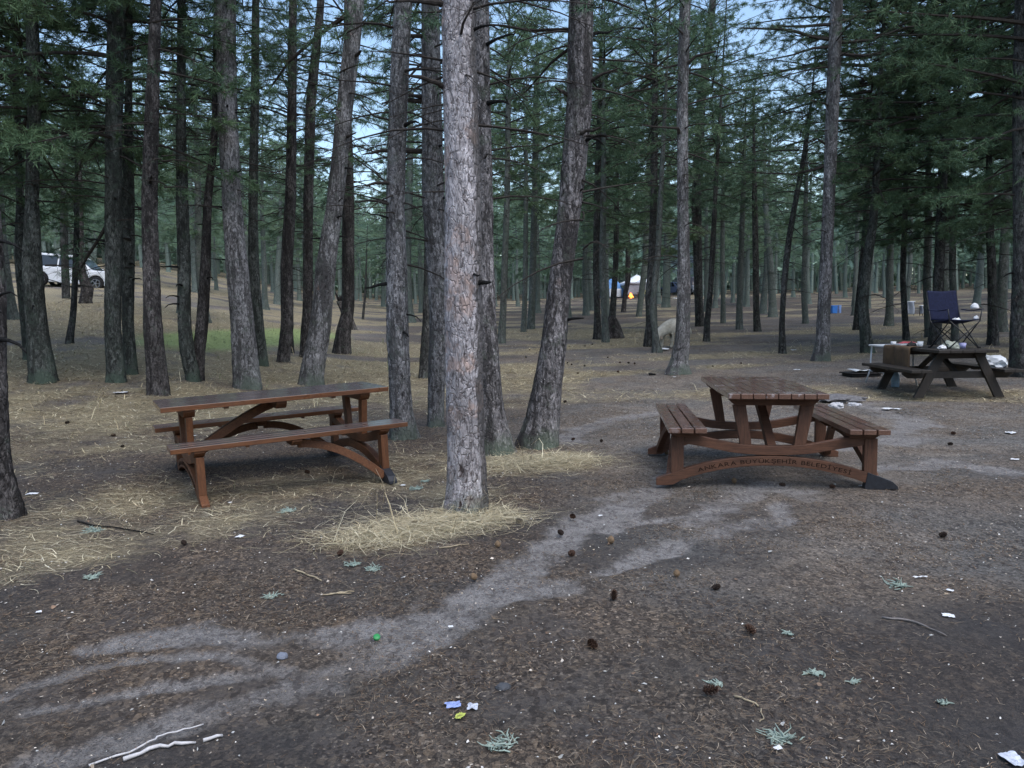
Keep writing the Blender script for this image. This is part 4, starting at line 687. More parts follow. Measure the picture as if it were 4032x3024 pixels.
Ht,Wt,Lt,Lb,Wb,Hb,OB,FY=.76,.75,1.90,1.885,.305,.488,.677,.767
def arch_top(u):
    u=abs(u); return float(np.interp(u,[0,.12,.25,.38,.506,.62,.717,.81,.907],[.249,.2465,.236,.217,.19,.159,.128,.092,.054]))
def arch_bot(u):
    u=abs(u); return float(np.interp(u,[0,.12,.25,.371,.5,.64,.73,.78,.907],[.172,.1695,.158,.139,.111,.07,.036,.0,.0]))
def sau_top(u):
    u=abs(u); return float(np.interp(u,[0,.15,.3,.53,.7],[.328,.3335,.347,.395,.432]))
def sau_bot(u):
    u=abs(u); return float(np.interp(u,[0,.15,.3,.53,.7],[.2535,.258,.271,.316,.345]))
def smooth_poly(ft,fb,x0,x1,n=28):
    xs=np.linspace(x0,x1,n)
    f=lambda g: np.convolve(np.pad([g(x) for x in xs],2,mode='edge'),[.1,.2,.4,.2,.1],'valid') if False else [g(x) for x in xs]
    return [(x,z) for x,z in zip(xs,f(fb))]+[(x,z) for x,z in reversed(list(zip(xs,f(ft))))]
def letters(text,u0,u1,size,v,out,mat,parent):
    """carved text set along the arch; out=-1 or +1: facing -v or +v"""
    dg=bpy.context.evaluated_depsgraph_get(); adv=[]; meshes=[]
    for ch in text:
        if ch==' ': adv.append(.34); meshes.append(None); continue
        cu=bpy.data.curves.new('glyph','FONT'); cu.body=ch; cu.size=1; cu.resolution_u=3; cu.extrude=.02
        o=link(bpy.data.objects.new('glyph',cu)); dg.update() if hasattr(dg,'update') else None
        me=bpy.data.meshes.new_from_object(o.evaluated_get(bpy.context.evaluated_depsgraph_get())); co=np.array([x.co[:] for x in me.vertices])
        meshes.append((co,[tuple(p.vertices) for p in me.polygons])); adv.append(co[:,0].max()-co[:,0].min()+.12)
        bpy.data.objects.remove(o); bpy.data.curves.remove(cu); bpy.data.meshes.remove(me)
    tot=sum(adv); kx=(u1-u0)/tot; mb=MB(); pos=0
    for a,g in zip(adv,meshes):
        uc=u0+(pos+a/2)*kx; pos+=a
        if g is None: continue
        co,fs=g; zc=(arch_top(uc)+arch_bot(uc))/2; sl=math.atan((arch_top(uc+.03)-arch_top(uc-.03))/.06)
        cx=(co[:,0].max()+co[:,0].min())/2; lx=(co[:,0]-cx)*kx; ly=(co[:,1]-.36)*size
        x=lx*cos(sl)-ly*sin(sl)+uc; z=lx*sin(sl)+ly*cos(sl)+zc
        x=x if out<0 else -x
        y=v+out*(.0005+co[:,2]*.05)
        mb.add(np.stack([x,y+0*x,z],-1),fs)
    return mb.build('inscription',mat,parent,recalc=False)
def picnic_table(M,label,capped,nobrace=()):
    root=empty('picnic_table',(0,0,0),0,label,'picnic table','arched picnic tables in the clearing')
    mb=MB(); w=Wt/8
    for i in range(8): mb.box(-Wt/2+i*w+.003,-Wt/2+(i+1)*w-.003,-Lt/2,Lt/2,Ht-.042,Ht)
    for v in (-.45,.45): mb.box(-Wt/2+.03,Wt/2-.03,v-.02,v+.02,Ht-.06,Ht-.041)
    mb.build('tabletop',M['top'],root,bevel=.004)
    for sgn in (-1,1):
        mb=MB(); w=Wb/3
        for i in range(3): mb.box(sgn*OB-Wb/2+i*w+.006,sgn*OB-Wb/2+(i+1)*w-.006,-Lb/2,Lb/2,Hb-.04,Hb)
        mb.box(sgn*OB-Wb/2+.02,sgn*OB+Wb/2-.02,-.4,-.37,Hb-.055,Hb-.039); mb.box(sgn*OB-Wb/2+.02,sgn*OB+Wb/2-.02,.37,.4,Hb-.055,Hb-.039)
        mb.build('bench_seat',M['seat'],root,bevel=.004)
    for v in (-FY+.03,0,FY-.03):
        mb=MB(); hw=.345; mb.prism([(-hw,Ht-.043),(hw,Ht-.043),(hw,Ht-.062),(hw-.03,Ht-.092),(hw-.05,Ht-.106),(-hw+.05,Ht-.106),(-hw+.03,Ht-.092),(-hw,Ht-.062)],'y',v-.045,v+.045); mb.build('crossbar',M['beam'],root,bevel=.004)
        for sgn in (-1,1):
            mb=MB(); c=sgn*OB; hw=.135; z=Hb-.041
            mb.prism([(c-hw,z),(c+hw,z),(c+hw,z-.015),(c+hw-.05,z-.05),(c-hw+.05,z-.05),(c-hw,z-.015)],'y',v-.04,v+.04); mb.build('seat_bearer',M['beam'],root,bevel=.003)
    for e in (-1,1):
        yo=e*FY; yi=e*(FY-.06); a,b=min(yo,yi),max(yo,yi)
        mb=MB(); mb.prism(smooth_poly(arch_top,arch_bot,-.907,.907),'y',a,b); ar=mb.build('foot_arch',M['beam'],root,bevel=.004)
        letters('ANKARA B\u00dcY\u00dcK\u015eEH\u0130R BELED\u0130YES\u0130',-.585,.6,.046,yo,e,INK,ar)
        mb=MB(); mb.prism(smooth_poly(sau_top,sau_bot,-.69,.69),'y',a,b); mb.build('saucer_beam',M['beam'],root,bevel=.004)
        for s in (-1,1):
            mb=MB(); x0,x1=s*.691,s*.789; x0,x1=min(x0,x1),max(x0,x1)
            mb.prism([(x0,arch_top(x0)-.001),(x1,arch_top(x1)-.001),(x1,Hb-.092),(x0,Hb-.092)],'y',a,b); mb.build('bench_leg',M['post'],root,bevel=.004)
            mb=MB(); mb.prism([(s*.162,sau_top(.162)-.002),(s*.25,sau_top(.25)-.002),(s*.312,Ht-.106),(s*.21,Ht-.106)],'y',a+.004,b-.004); mb.build('table_leg',M['post'],root,bevel=.004)
            # brace from the arch foot up to the middle of the bench
            n=14; t=np.linspace(0,1,n); vv=(FY-.062)*(1-t)+.03*t; zz=.05+(.395-.05)*(1-(1-t)**1.9); uu=.80-.12*t
            if (e,s) in nobrace: continue
            th=.032; mb=MB(); vs=[];fs=[]
            for i in range(n):
                d=np.array([np.gradient(vv)[i],np.gradient(zz)[i]]); d/=np.linalg.norm(d); nx,nz=-d[1],d[0]
                for du,k in ((-.028,-1),(.028,-1),(.028,1),(-.028,1)):
                    vs.append((s*(uu[i]+du),e*(vv[i]+nx*th*k),zz[i]+nz*th*k))
            for i in range(n-1):
                for k in range(4): fs.append((i*4+k,i*4+(k+1)%4,i*4+4+(k+1)%4,i*4+4+k))
            fs+=[(0,1,2,3),(n*4-1,n*4-2,n*4-3,n*4-4)]; mb.add(vs,fs); mb.build('bench_brace',M['beam'],root,bevel=.003)
            if (e,s) in capped:
                mb=MB(); c0,c1=.70,.945
                top=[(.72,arch_top(.72)+.004),(.81,arch_top(.81)+.004),(.907,.058),(.945,.022),(.95,.0),(.70,-.01),(.70,.02)]
                mb.prism([(s*x,z) for x,z in (top if s>0 else top)],'y',a-.006,b+.006); mb.build('foot_cap',SHOE,root,bevel=.003)
        if e>0: continue
        # long brace from the saucer beam to the middle of the tabletop
        n=12; t=np.linspace(0,1,n); vv=(FY-.06)*(1-t)+.02*t; zz=.30+(.665-.30)*(1-(1-t)**1.25); vs=[];fs=[]
        for i in range(n):
            d=np.array([np.gradient(vv)[i],np.gradient(zz)[i]]); d/=np.linalg.norm(d)
            for du,k in ((-.034,-1),(.034,-1),(.034,1),(-.034,1)): vs.append((du,e*(vv[i]-d[1]*.036*k),zz[i]+d[0]*.036*k))
        for i in range(n-1):
            for k in range(4): fs.append((i*4+k,i*4+(k+1)%4,i*4+4+(k+1)%4,i*4+4+k))
        fs+=[(0,1,2,3),(n*4-1,n*4-2,n*4-3,n*4-4)]; mb=MB(); mb.add(vs,fs); mb.build('table_brace',M['beam'],root,bevel=.003)
    return root
TB=picnic_table(BRN,'brown slatted picnic table with carved letters on its foot arch, pale specks on top',{(-1,1)})
TB.location=(2.1525,6.8724,0.012); TB.rotation_euler=(-.0078,.0053,-.1283)
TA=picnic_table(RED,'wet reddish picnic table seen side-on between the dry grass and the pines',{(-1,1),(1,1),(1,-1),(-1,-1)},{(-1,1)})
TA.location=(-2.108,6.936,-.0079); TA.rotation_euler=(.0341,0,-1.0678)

# ------------------------------------------------------------------ dark table with the camp chair
DK=picnic_mats('dark_wood',(.02,.017,.014),(.038,.03,.024),(.06,.047,.036),.35,0)
def aframe_table(x,y,yaw):
    z=gz1(x,y); root=empty('aframe_picnic_table',(x,y,z),yaw,'dark brown A-frame picnic table laden with camp things and a navy chair','picnic table')
    mb=MB(); 
    for i in range(5): mb.box(-.43+i*.172,-.43+(i+1)*.172-.006,-.95,.95,.68,.722)
    for v in (-.3,.3): mb.box(-.4,.4,v-.03,v+.03,.664,.682)
    mb.build('tabletop',DK['top'],root,bevel=.004)
    for s in (-1,1):
        mb=MB(); 
        for i in range(2): mb.box(s*.66-.15+i*.15,s*.66-.15+(i+1)*.15-.006,-.95,.95,.39,.432)
        mb.box(s*.66-.12,s*.66+.12,-.05,.05,.37,.391)
        mb.build('bench_seat',DK['seat'],root,bevel=.004)
    for e in (-1,1):
        v=e*.62
        mb=MB(); mb.prism([(-.40,.679),(.40,.679),(.40,.62),(.34,.585),(-.34,.585),(-.40,.62)],'y',v-.035,v+.035); mb.build('crossbar',DK['beam'],root,bevel=.003)
        mb=MB(); mb.prism([(-.8,.389),(.8,.389),(.8,.35),(.72,.29),(-.72,.29),(-.8,.35)],'y',v-.035,v+.035); mb.build('seat_beam',DK['beam'],root,bevel=.003)
        for s in (-1,1):
            mb=MB(); mb.prism([(s*.20,.66),(s*.34,.66),(s*.66,0),(s*.52,0)],'y',v+e*.036,v+e*.09); mb.build('leg',DK['post'],root,bevel=.003)
    mb=MB(); mb.prism([(-.6,.33),(-.6,.39),(-.08,.66),(-.02,.62)],'x',-.03,.03); mb.build('brace',DK['beam'],root)
    mb=MB(); mb.prism([(.6,.33),(.6,.39),(.08,.66),(.02,.62)],'x',-.03,.03); mb.build('brace',DK['beam'],root)
    return root,z
TX,TY,TYAW=6.74,12.35,-.06
T3,TZ=aframe_table(TX,TY,TYAW)
def onT(u,v,h=.724):
    return (TX+u*cos(TYAW)-v*sin(TYAW),TY+u*sin(TYAW)+v*cos(TYAW),TZ+h)
NAVY=simple('navy_canvas',(.012,.016,.045),.75,.35,40,spec=.2); FRM=simple('black_tube',(.015,.016,.018),.4,.2,30)
WHITE=simple('white_plastic',(.72,.75,.78),.45,.08,12); PAPER=simple('white_paper',(.75,.76,.78),.8,.06,15)
def soft_sheet(name,mat,parent,fn,nu=14,nv=14,thick=.006):
    mb=MB(); vs=[];
    for i in range(nu+1):
        for j in range(nv+1): vs.append(fn(i/nu,j/nv))
    fs=[(i*(nv+1)+j,(i+1)*(nv+1)+j,(i+1)*(nv+1)+j+1,i*(nv+1)+j+1) for i in range(nu) for j in range(nv)]
    mb.add(vs,fs); o=mb.build(name,mat,parent,smooth=True)
    if thick: m=o.modifiers.new('solid','SOLIDIFY'); m.thickness=thick
    return o
def camp_chair():
    p=onT(.14,-.22); t=empty('camp_chair',p,.12,'navy folding camp chair standing on the dark picnic table','camp chair')
    W=.25; D=.22
    soft_sheet('seat',NAVY,t,lambda a,b:(-W+2*W*a,-D+2*D*b,.40-.05*math.sin(pi*a)*math.sin(pi*min(1,b+.1))+.05*(1-b)),thick=.012)
    soft_sheet('backrest',NAVY,t,lambda a,b:(-W*.98+2*W*.98*a,D+.02+.10*b+.03*math.sin(pi*a),.42+.46*b+.015*abs(2*a-1)),thick=.014)
    for s in (-1,1):
        soft_sheet('armrest',NAVY,t,lambda a,b,s=s:(s*(W+.01+.05*b),-D+2*D*a,.60-.02*math.sin(pi*a)),8,4,.01)
        mb=MB(); mb.tube([(s*W,-D,.0),(-s*W,-D-.01,.42)],.009); mb.build('leg',FRM,t,smooth=True)
        mb=MB(); mb.tube([(s*W,D,.0),(-s*W,D+.01,.42)],.009); mb.build('leg',FRM,t,smooth=True)
        mb=MB(); mb.tube([(s*W,-D,.0),(s*W*1.02,D,.42),(s*W,D+.12,.88)],.009); mb.build('back_post',FRM,t,smooth=True)
        mb=MB(); mb.tube([(s*W,D,.0),(s*W,-D,.42),(s*(W+.03),-D,.60)],.009); mb.build('arm_post',FRM,t,smooth=True)
        for d in (-D,D):
            mb=MB(); mb.box(s*W-.018,s*W+.018,d-.018,d+.018,-.001,.02); mb.build('foot',FRM,t)
    return t,p
CH,CP=camp_chair()
def crumple(name,mat,c,size,label,cat,seed,flat=.6,group=None,sub=3,amp=.45,sc=2.2):
    bm=bmesh.new(); bmesh.ops.create_icosphere(bm,subdivisions=sub,radius=1)
    for v in bm.verts:
        n=v.co.normalized(); q=np.array([n.x,n.y,n.z])*sc; f=1+amp*float(fbm(q[0]+seed,q[1],q[2],seed,4))+.25*abs(float(vn(q[0]*2.4,q[1]*2.4,q[2]*2.4,seed+5)))
        v.co=n*f; v.co.x*=size[0]; v.co.y*=size[1]; v.co.z=max(-.35*size[2],v.co.z*size[2])
    lo=min(v.co.z for v in bm.verts)
    for v in bm.verts: v.co.z-=lo
    me=bpy.data.meshes.new(name); bm.to_mesh(me); bm.free(); me.materials.append(mat); me.polygons.foreach_set('use_smooth',[False]*len(me.polygons))
    o=link(bpy.data.objects.new(name,me)); o.location=c; o.rotation_euler=(0,0,seed); return tag(o,label,cat,group)
def sheet(name,mat,c,rz,sx,sy,label,cat,seed,curl=.25,group=None,n=8):
    mb=MB(); vs=[]
    for i in range(n+1):
        for j in range(n+1):
            a,b=i/n-.5,j/n-.5; w=1+.25*float(vn(a*3,b*3,seed,seed)); h=curl*(.5+.5*float(fbm(a*2.5+seed,b*2.5,0,seed,3)))+curl*.4*float(vn(a*7,b*7,0,seed+3))
            vs.append((a*sx*w,b*sy*w,max(.002,h*sx*.5+.004)))
    fs=[(i*(n+1)+j,(i+1)*(n+1)+j,(i+1)*(n+1)+j+1,i*(n+1)+j+1) for i in range(n) for j in range(n)]
    mb.add(vs,fs); o=mb.build(name,mat,None); o.location=c; o.rotation_euler=(0,0,rz); return tag(o,label,cat,group)
PINK=simple('pink_red',(.55,.10,.12),.5,.2,12); CLOTH=simple('brown_cloth',(.13,.085,.05),.9,.25,9,bmp=.2); LILAC=simple('lilac_plastic',(.35,.36,.6),.4,.1,10); BAGY=simple('pale_bag',(.4,.43,.36),.6,.15,14); BLUE=simple('bright_blue',(.06,.25,.75),.45,.1,8); DARKT=simple('dark_item',(.02,.018,.018),.6,.3,20)
TRANS,nt_,b_=new_mat('thin_white_bag'); setc(b_,(.78,.81,.84)); b_.inputs['Roughness'].default_value=.35; b_.inputs['Transmission Weight'].default_value=.15
crumple('paper_wad',PAPER,(CP[0]+.01,CP[1]-.03,CP[2]+.375),(.07,.06,.06),'white crumpled paper lying in the seat of the navy camp chair','paper',21)
crumple('paper_cup',PAPER,(CP[0]+.30,CP[1]+.0,CP[2]+.605),(.055,.05,.055),'white cup resting on the arm of the navy camp chair','cup',22,amp=.1)
crumple('napkin',PAPER,(CP[0]+.27,CP[1]-.10,CP[2]+.44),(.06,.03,.04),'white napkin stuffed under the arm of the navy camp chair','napkin',23)
def cup(name,mat,p,r,h,label,cat='cup'):
    mb=MB(); mb.lathe([(r*.78,0),(r,h),(r*.93,h-.002),(r*.72,.006)],18); o=mb.build(name,mat,None,smooth=True); o.location=p; return tag(o,label,cat)
cup('cup',WHITE,onT(-.28,-.02),.045,.10,'white cup on the dark table just beside the black pouch')
crumple('pouch',DARKT,onT(-.33,.18),(.06,.07,.06),'black pouch on the dark table edge by the pink pack','pouch',24)
def pack():
    p=onT(-.18,.62); t=empty('snack_pack',p,.2,'pink and white snack pack lying on the dark table','snack pack')
    mb=MB(); mb.box(-.2,.2,-.07,.07,0,.045); mb.build('carton',WHITE,t,bevel=.006)
    soft_sheet('wrapper',PINK,t,lambda a,b:(-.16+.27*a,-.06+.12*b,.05+.035*math.sin(pi*a)*math.sin(pi*b)+.01*math.sin(9*a)),10,6,.004)
pack()
cup('jar',WHITE,onT(-.36,.78),.045,.075,'white tub at the far end of the dark table beside the pink pack','tub')
crumple('carrier_bag',BAGY,onT(.03,-.38),(.12,.07,.08),'pale greenish bag under the navy camp chair','bag',25)
crumple('tissue',PAPER,onT(-.17,-.5),(.07,.05,.04),'white crumpled tissue at the near corner of the dark table','tissue',26)
cup('mug',LILAC,onT(.17,-.42),.05,.085,'lilac mug under the navy camp chair','mug')
def cloth():
    x,y,z=onT(-.43,.42,.724); t=soft_sheet('blanket',CLOTH,None,lambda a,b:((.16-.46*b if b<.4 else -.03-.03*math.sin(7*a)*b-.012*math.sin(17*a)),-.5+1.0*a,(.012 if b<.4 else .012-(b-.4)*.62)),26,14,.008)
    t.location=(x,y,z); t.rotation_euler=(0,0,TYAW); tag(t,'brown blanket hanging over the edge of the dark table','blanket')
cloth()
crumple('plastic_bag',TRANS,onT(.66,-.35,.434),(.21,.14,.12),'puffed white plastic bag on the bench of the dark table','plastic bag',27,amp=.5)
def folding_table(x,y):
    z=gz1(x,y); t=empty('folding_table',(x,y,z),-.05,'low white folding table behind the hanging brown blanket','folding table')
    mb=MB(); mb.box(-.26,.26,-.35,.35,.66,.69); mb.build('tabletop',WHITE,t,bevel=.008)
    for s in (-1,1):
        for e in (-1,1):
            mb=MB(); mb.tube([(s*.22,e*.3,.66),(s*.24,e*.3,.25),(s*.30,e*.33,0)],.014); mb.build('leg',WHITE,t,smooth=True)
        mb=MB(); mb.tube([(s*.24,-.3,.22),(s*.24,.3,.22)],.01); mb.build('stretcher',WHITE,t,smooth=True)
    return z
fz=folding_table(6.62,13.6)
t=empty('water_bottle',(6.5,13.2,gz1(6.5,13.2)),0,'blue capped clear bottle on the ground under the dark table','bottle')
mb=MB(); mb.lathe([(.06,0),(.065,.02),(.065,.2),(.03,.26),(.025,.28)],14); mb.build('body',simple('pale_blue_plastic',(.35,.5,.65),.3,.1,10),t,smooth=True)
mb=MB(); mb.lathe([(.03,.28),(.03,.31)],12); mb.build('cap',BLUE,t,smooth=True)
def tray():
    x,y=TRAY; z=gz1(x,y); t=empty('tray',(x,y,z),.1,'dark flat tray with white sheet lying on the ground past the bench end','tray')
    mb=MB(); mb.box(-.28,.28,-.2,.2,.0,.05); mb.box(-.32,.32,-.24,.24,.051,.075); mb.build('board',DARKT,t,bevel=.01)
    soft_sheet('sheet',WHITE,t,lambda a,b:(-.2+.4*a,-.17+.34*b,.095+.03*math.sin(3*a+2*b)+.015*math.sin(11*a)),10,8,.004)
tray()

# ------------------------------------------------------------------ dog
def dog(x,y,yaw):
    z=gz1(x,y); root=empty('dog',(x,y,z),yaw,'large cream dog with its head down, sniffing white plates between two pines','dog')
    m,nt,b=new_mat('cream_fur'); v=coords(nt); f=noise(nt,v,5,5,.6); f2=noise(nt,v,60,3,.7); L(nt,mix(nt,1.,ramp(nt,f,[(.35,(.40,.375,.31)),(.65,(.68,.65,.56))]),ramp(nt,f2,[(.3,.75),(.7,1.15)]),'MULTIPLY'),b.inputs['Base Color']); b.inputs['Roughness'].default_value=.95; bump(nt,b,f2,.6,.02)
    # x forward; joints
    J={'pel':(-.36,0,.70),'sp':(0,0,.67),'ch':(.27,0,.60),'nk':(.46,0,.48),'hd':(.62,0,.28),'mz':(.74,0,.16),'nose':(.80,0,.12),'t1':(-.52,0,.66),'t2':(-.62,0,.50),'t3':(-.66,0,.36)}
    E=[('pel','sp'),('sp','ch'),('ch','nk'),('nk','hd'),('hd','mz'),('mz','nose'),('pel','t1'),('t1','t2'),('t2','t3')]
    Rr={'pel':(.20,.22),'sp':(.21,.25),'ch':(.21,.27),'nk':(.15,.16),'hd':(.095,.095),'mz':(.055,.05),'nose':(.035,.032),'t1':(.05,.05),'t2':(.045,.045),'t3':(.03,.03)}
    for s,c in ((-1,'a'),(1,'b')):
        k=.06*s
        J.update({'h1'+c:(-.38+k*.4,s*.11,.55),'h2'+c:(-.30+k,s*.12,.40),'h3'+c:(-.44+k,s*.12,.20),'h4'+c:(-.41+k,s*.12,.05),'h5'+c:(-.34+k,s*.12,.03)})
        E+=[('pel','h1'+c),('h1'+c,'h2'+c),('h2'+c,'h3'+c),('h3'+c,'h4'+c),('h4'+c,'h5'+c)]
        Rr.update({'h1'+c:(.13,.17),'h2'+c:(.10,.11),'h3'+c:(.04,.045),'h4'+c:(.038,.035),'h5'+c:(.035,.028)})
        J.update({'f1'+c:(.28-k*.5,s*.11,.44),'f2'+c:(.26-k*1.4,s*.11,.30),'f3'+c:(.27-k*1.4,s*.11,.05),'f4'+c:(.32-k*1.4,s*.11,.03)})
        E+=[('ch','f1'+c),('f1'+c,'f2'+c),('f2'+c,'f3'+c),('f3'+c,'f4'+c)]
        Rr.update({'f1'+c:(.10,.12),'f2'+c:(.065,.07),'f3'+c:(.038,.038),'f4'+c:(.038,.028)})
    names=list(J); me=bpy.data.meshes.new('body'); me.from_pydata([J[n] for n in names],[(names.index(a),names.index(b)) for a,b in E],[]); me.materials.append(m)
    o=link(bpy.data.objects.new('body',me),root); sk=o.modifiers.new('skin','SKIN'); sk.use_smooth_shade=True
    if not me.skin_vertices: 
        bm=bmesh.new(); bm.from_mesh(me); bm.verts.layers.skin.verify(); bm.to_mesh(me); bm.free()
    for i,n in enumerate(names): me.skin_vertices[0].data[i].radius=Rr[n]; me.skin_vertices[0].data[i].use_root=(n=='pel')
    o.modifiers.new('sub','SUBSURF').levels=2; o.modifiers['sub'].render_levels=2
    for s in (-1,1):
        mb=MB(); mb.add([(.60,s*.07,.35),(.52,s*.09,.36),(.55,s*.14,.24),(.61,s*.12,.25)],[(0,1,2,3)]); e=mb.build('ear',simple('ear_fur',(.22,.19,.15),.9,.2,30),root); q=e.modifiers.new('s','SOLIDIFY'); q.thickness=.02
        mb=MB(); mb.lathe([(.002,-.01),(.012,0),(.002,.01)],10,c=(.655,s*.06,.275)); mb.build('eye',DARKT,root,smooth=True)
    mb=MB(); mb.lathe([(.006,-.02),(.026,0),(.006,.02)],10,c=(.832,0,.125)); mb.build('nose',DARKT,root,smooth=True)
dog(4.62,22.25,pi+.55)
for i,(x,y,lab) in enumerate([(4.22,21.55,'white paper plate under the muzzle of the cream dog'),(4.62,21.6,'white paper plate by the hind leg of the cream dog')]):
    mb=MB(); mb.lathe([(.001,.012),(.09,.012),(.13,.03),(.126,.033),(.086,.018),(.001,.018)],24); o=mb.build('paper_plate',PAPER,None,smooth=True); o.location=(x,y,gz1(x,y)+.02); o.rotation_euler=(.12,.05,0); tag(o,lab,'paper plate')
# ------------------------------------------------------------------ vehicles
GLASS,nt_,b_=new_mat('dark_glass'); setc(b_,(.02,.025,.03)); b_.inputs['Roughness'].default_value=.08; b_.inputs['Specular IOR Level'].default_value=.7
TYRE=simple('tyre',(.012,.012,.013),.85,.2,30); RIM=simple('alloy_rim',(.35,.36,.38),.35,.1,20,metal=.8); LAMP=simple('lamp_glass',(.6,.62,.65),.15,.05,8); TRIM=simple('black_trim',(.02,.021,.022),.6,.2,20)
def paint(name,c):
    m,nt,b=new_mat(name); v=coords(nt); f=noise(nt,v,1.5,4); L(nt,ramp(nt,f,[(.3,tuple(x*.88 for x in c)),(.7,c)]),b.inputs['Base Color']); b.inputs['Roughness'].default_value=.3; b.inputs['Coat Weight'].default_value=.5; return m
def wheel(root,x,y,r,side):
    t=MB(); pr=[(r*.62,-.1),(r*.92,-.11),(r,-.07),(r,.07),(r*.92,.11),(r*.62,.1)]; n=28; vs=[];fs=[]
    for a,w in pr:
        for k in range(n): vs.append((x+a*cos(2*pi*k/n),y+w,r+a*sin(2*pi*k/n)))
    m=len(pr)
    for i in range(m-1):
        for k in range(n): fs.append((i*n+k,i*n+(k+1)%n,(i+1)*n+(k+1)%n,(i+1)*n+k))
    fs+=[((m-1)*n+k,(m-1)*n+(k+1)%n,(k+1)%n,k) for k in range(n)]
    t.add(vs,fs); w=t.build('wheel',TYRE,root,smooth=True)
    q=MB(); yo=y+side*.1
    for k in range(5):
        a=2*pi*k/5; d=.14
        pts=[(x+r*.1*cos(a-d*3),r+r*.1*sin(a-d*3)),(x+r*.62*cos(a-d),r+r*.62*sin(a-d)),(x+r*.62*cos(a+d),r+r*.62*sin(a+d)),(x+r*.1*cos(a+d*3),r+r*.1*sin(a+d*3))]
        q.prism(pts,'y',yo-.02,yo+.005)
    q.prism([(x+r*.18*cos(2*pi*k/12),r+r*.18*sin(2*pi*k/12)) for k in range(12)],'y',yo-.025,yo+.01)
    ring=[(r*.66,-.02),(r*.66,.01),(r*.56,.01),(r*.56,-.02)]; vs=[];fs=[]
    for a,b in ring:
        for k in range(24): vs.append((x+a*cos(2*pi*k/24),yo+b,r+a*sin(2*pi*k/24)))
    for i in range(4):
        for k in range(24): fs.append((i*24+k,i*24+(k+1)%24,((i+1)%4)*24+(k+1)%24,((i+1)%4)*24+k))
    q.add(vs,fs); q.build('rim',RIM,w,smooth=False)
def arc(cx,cz,r,a0,a1,n=9): return [(cx+r*cos(RAD(a0+(a1-a0)*i/(n-1))),cz+r*sin(RAD(a0+(a1-a0)*i/(n-1)))) for i in range(n)]
def vehicle(name,loc,yaw,pitch,P,label,cat,boxy=False):
    root=empty(name,loc,0,label,cat); root.rotation_euler=(0,pitch,yaw); Wd=P['w']/2; xr,xf,wr=P['xr'],P['xf'],P['wr']; c=P['mat']
    low=[(P['x0'],.34),(P['x0']-.03,.6),(P['x0']+.02,P['belt'])]+[(P['xg0'],P['belt']+.01),(P['xg1'],P['belt']),(P['x1']-.25,P['hood']),(P['x1']-.06,P['hood']-.16),(P['x1'],.55),(P['x1']-.04,.26)]
    under=arc(xf,wr,wr*1.16,-20,200)[::1]+arc(xr,wr,wr*1.16,-20,200)
    mb=MB(); mb.prism(low+[(x,max(z,.24)) for x,z in under],'y',-Wd,Wd); mb.build('body',c,root,bevel=.05)
    # greenhouse, tapered inwards
    g=[(P['xg0'],P['belt']-.01),(P['xr0'],P['roof']-.06),(P['xr0']+.1,P['roof']),(P['xr1']-.1,P['roof']),(P['xr1'],P['roof']-.05),(P['xg1'],P['belt']-.01)]
    tap=lambda v:(v[0],v[1]*(1-.16*max(0,(v[2]-P['belt']))/(P['roof']-P['belt'])),v[2])
    mb=MB(); mb.prism(g,'y',-Wd*.97,Wd*.97,shift=tap); mb.build('cabin',P.get('cab',c),root,bevel=.04)
    def win(nm,poly,s):
        mb=MB(); off=lambda v:(v[0],s*(abs(v[1])*(1-.16*max(0,(v[2]-P['belt']))/(P['roof']-P['belt']))),v[2])
        mb.prism(poly,'y',Wd*.955,Wd*.985,shift=off); mb.build(nm,GLASS,root)
    for s in (-1,1):
        for (a,b,c2,d) in P['wins']:
            win('side_window',[(a,P['belt']+.05),(b,P['belt']+.05),(d,P['roof']-.1),(c2,P['roof']-.1)],s)
        mb=MB(); mb.box(P['xg1']-.35,P['xg1']-.2,s*(Wd+.02)-.06*(s<0),s*(Wd+.02)+.14*(s>0)-.08*(s<0),P['belt']+.02,P['belt']+.16); mb.build('mirror',c,root,bevel=.02)
        mb=MB(); mb.box(P['x1']-.2,P['x1']-.01,s*Wd*.72-.16,s*Wd*.72+.16,P['hood']-.28,P['hood']-.12); mb.build('headlight',LAMP,root,bevel=.02)
        mb=MB(); mb.box(P['x0']-.045,P['x0']+.03,s*Wd*.82-.1,s*Wd*.82+.1,.75,1.05); mb.build('tail_light',simple('red_lens',(.35,.02,.02),.3,.1,8),root,bevel=.01)
        for x in (xr,xf): wheel(root,x,s*(Wd-.1),wr,s)
        for dx in P['doors']:
            mb=MB(); mb.box(dx-.006,dx+.006,s*Wd-.004,s*Wd+.004,.4,P['belt']); mb.build('door_seam',TRIM,root)
            mb=MB(); mb.box(dx-.28,dx-.1,s*Wd-.005,s*Wd+.03,P['belt']-.16,P['belt']-.12); mb.build('door_handle',c,root,bevel=.008)
    ws=lambda t:(P['xg1']+(P['xr1']-P['xg1'])*t,P['belt']+(P['roof']-.05-P['belt'])*t)
    mb=MB(); a,b2=ws(.1),ws(.9); mb.prism([(a[0]+.02,a[1]),(a[0]-.03,a[1]),(b2[0]-.03,b2[1]),(b2[0]+.02,b2[1])],'y',-Wd*.8,Wd*.8); mb.build('windscreen',GLASS,root)
    mb=MB(); a=(P['xg0']+(P['xr0']-P['xg0'])*.15,P['belt']+.08); b2=(P['xg0']+(P['xr0']-P['xg0'])*.9,P['roof']-.14); mb.prism([(a[0]-.03,a[1]),(a[0]+.03,a[1]),(b2[0]+.03,b2[1]),(b2[0]-.03,b2[1])],'y',-Wd*.75,Wd*.75); mb.build('rear_window',GLASS,root)
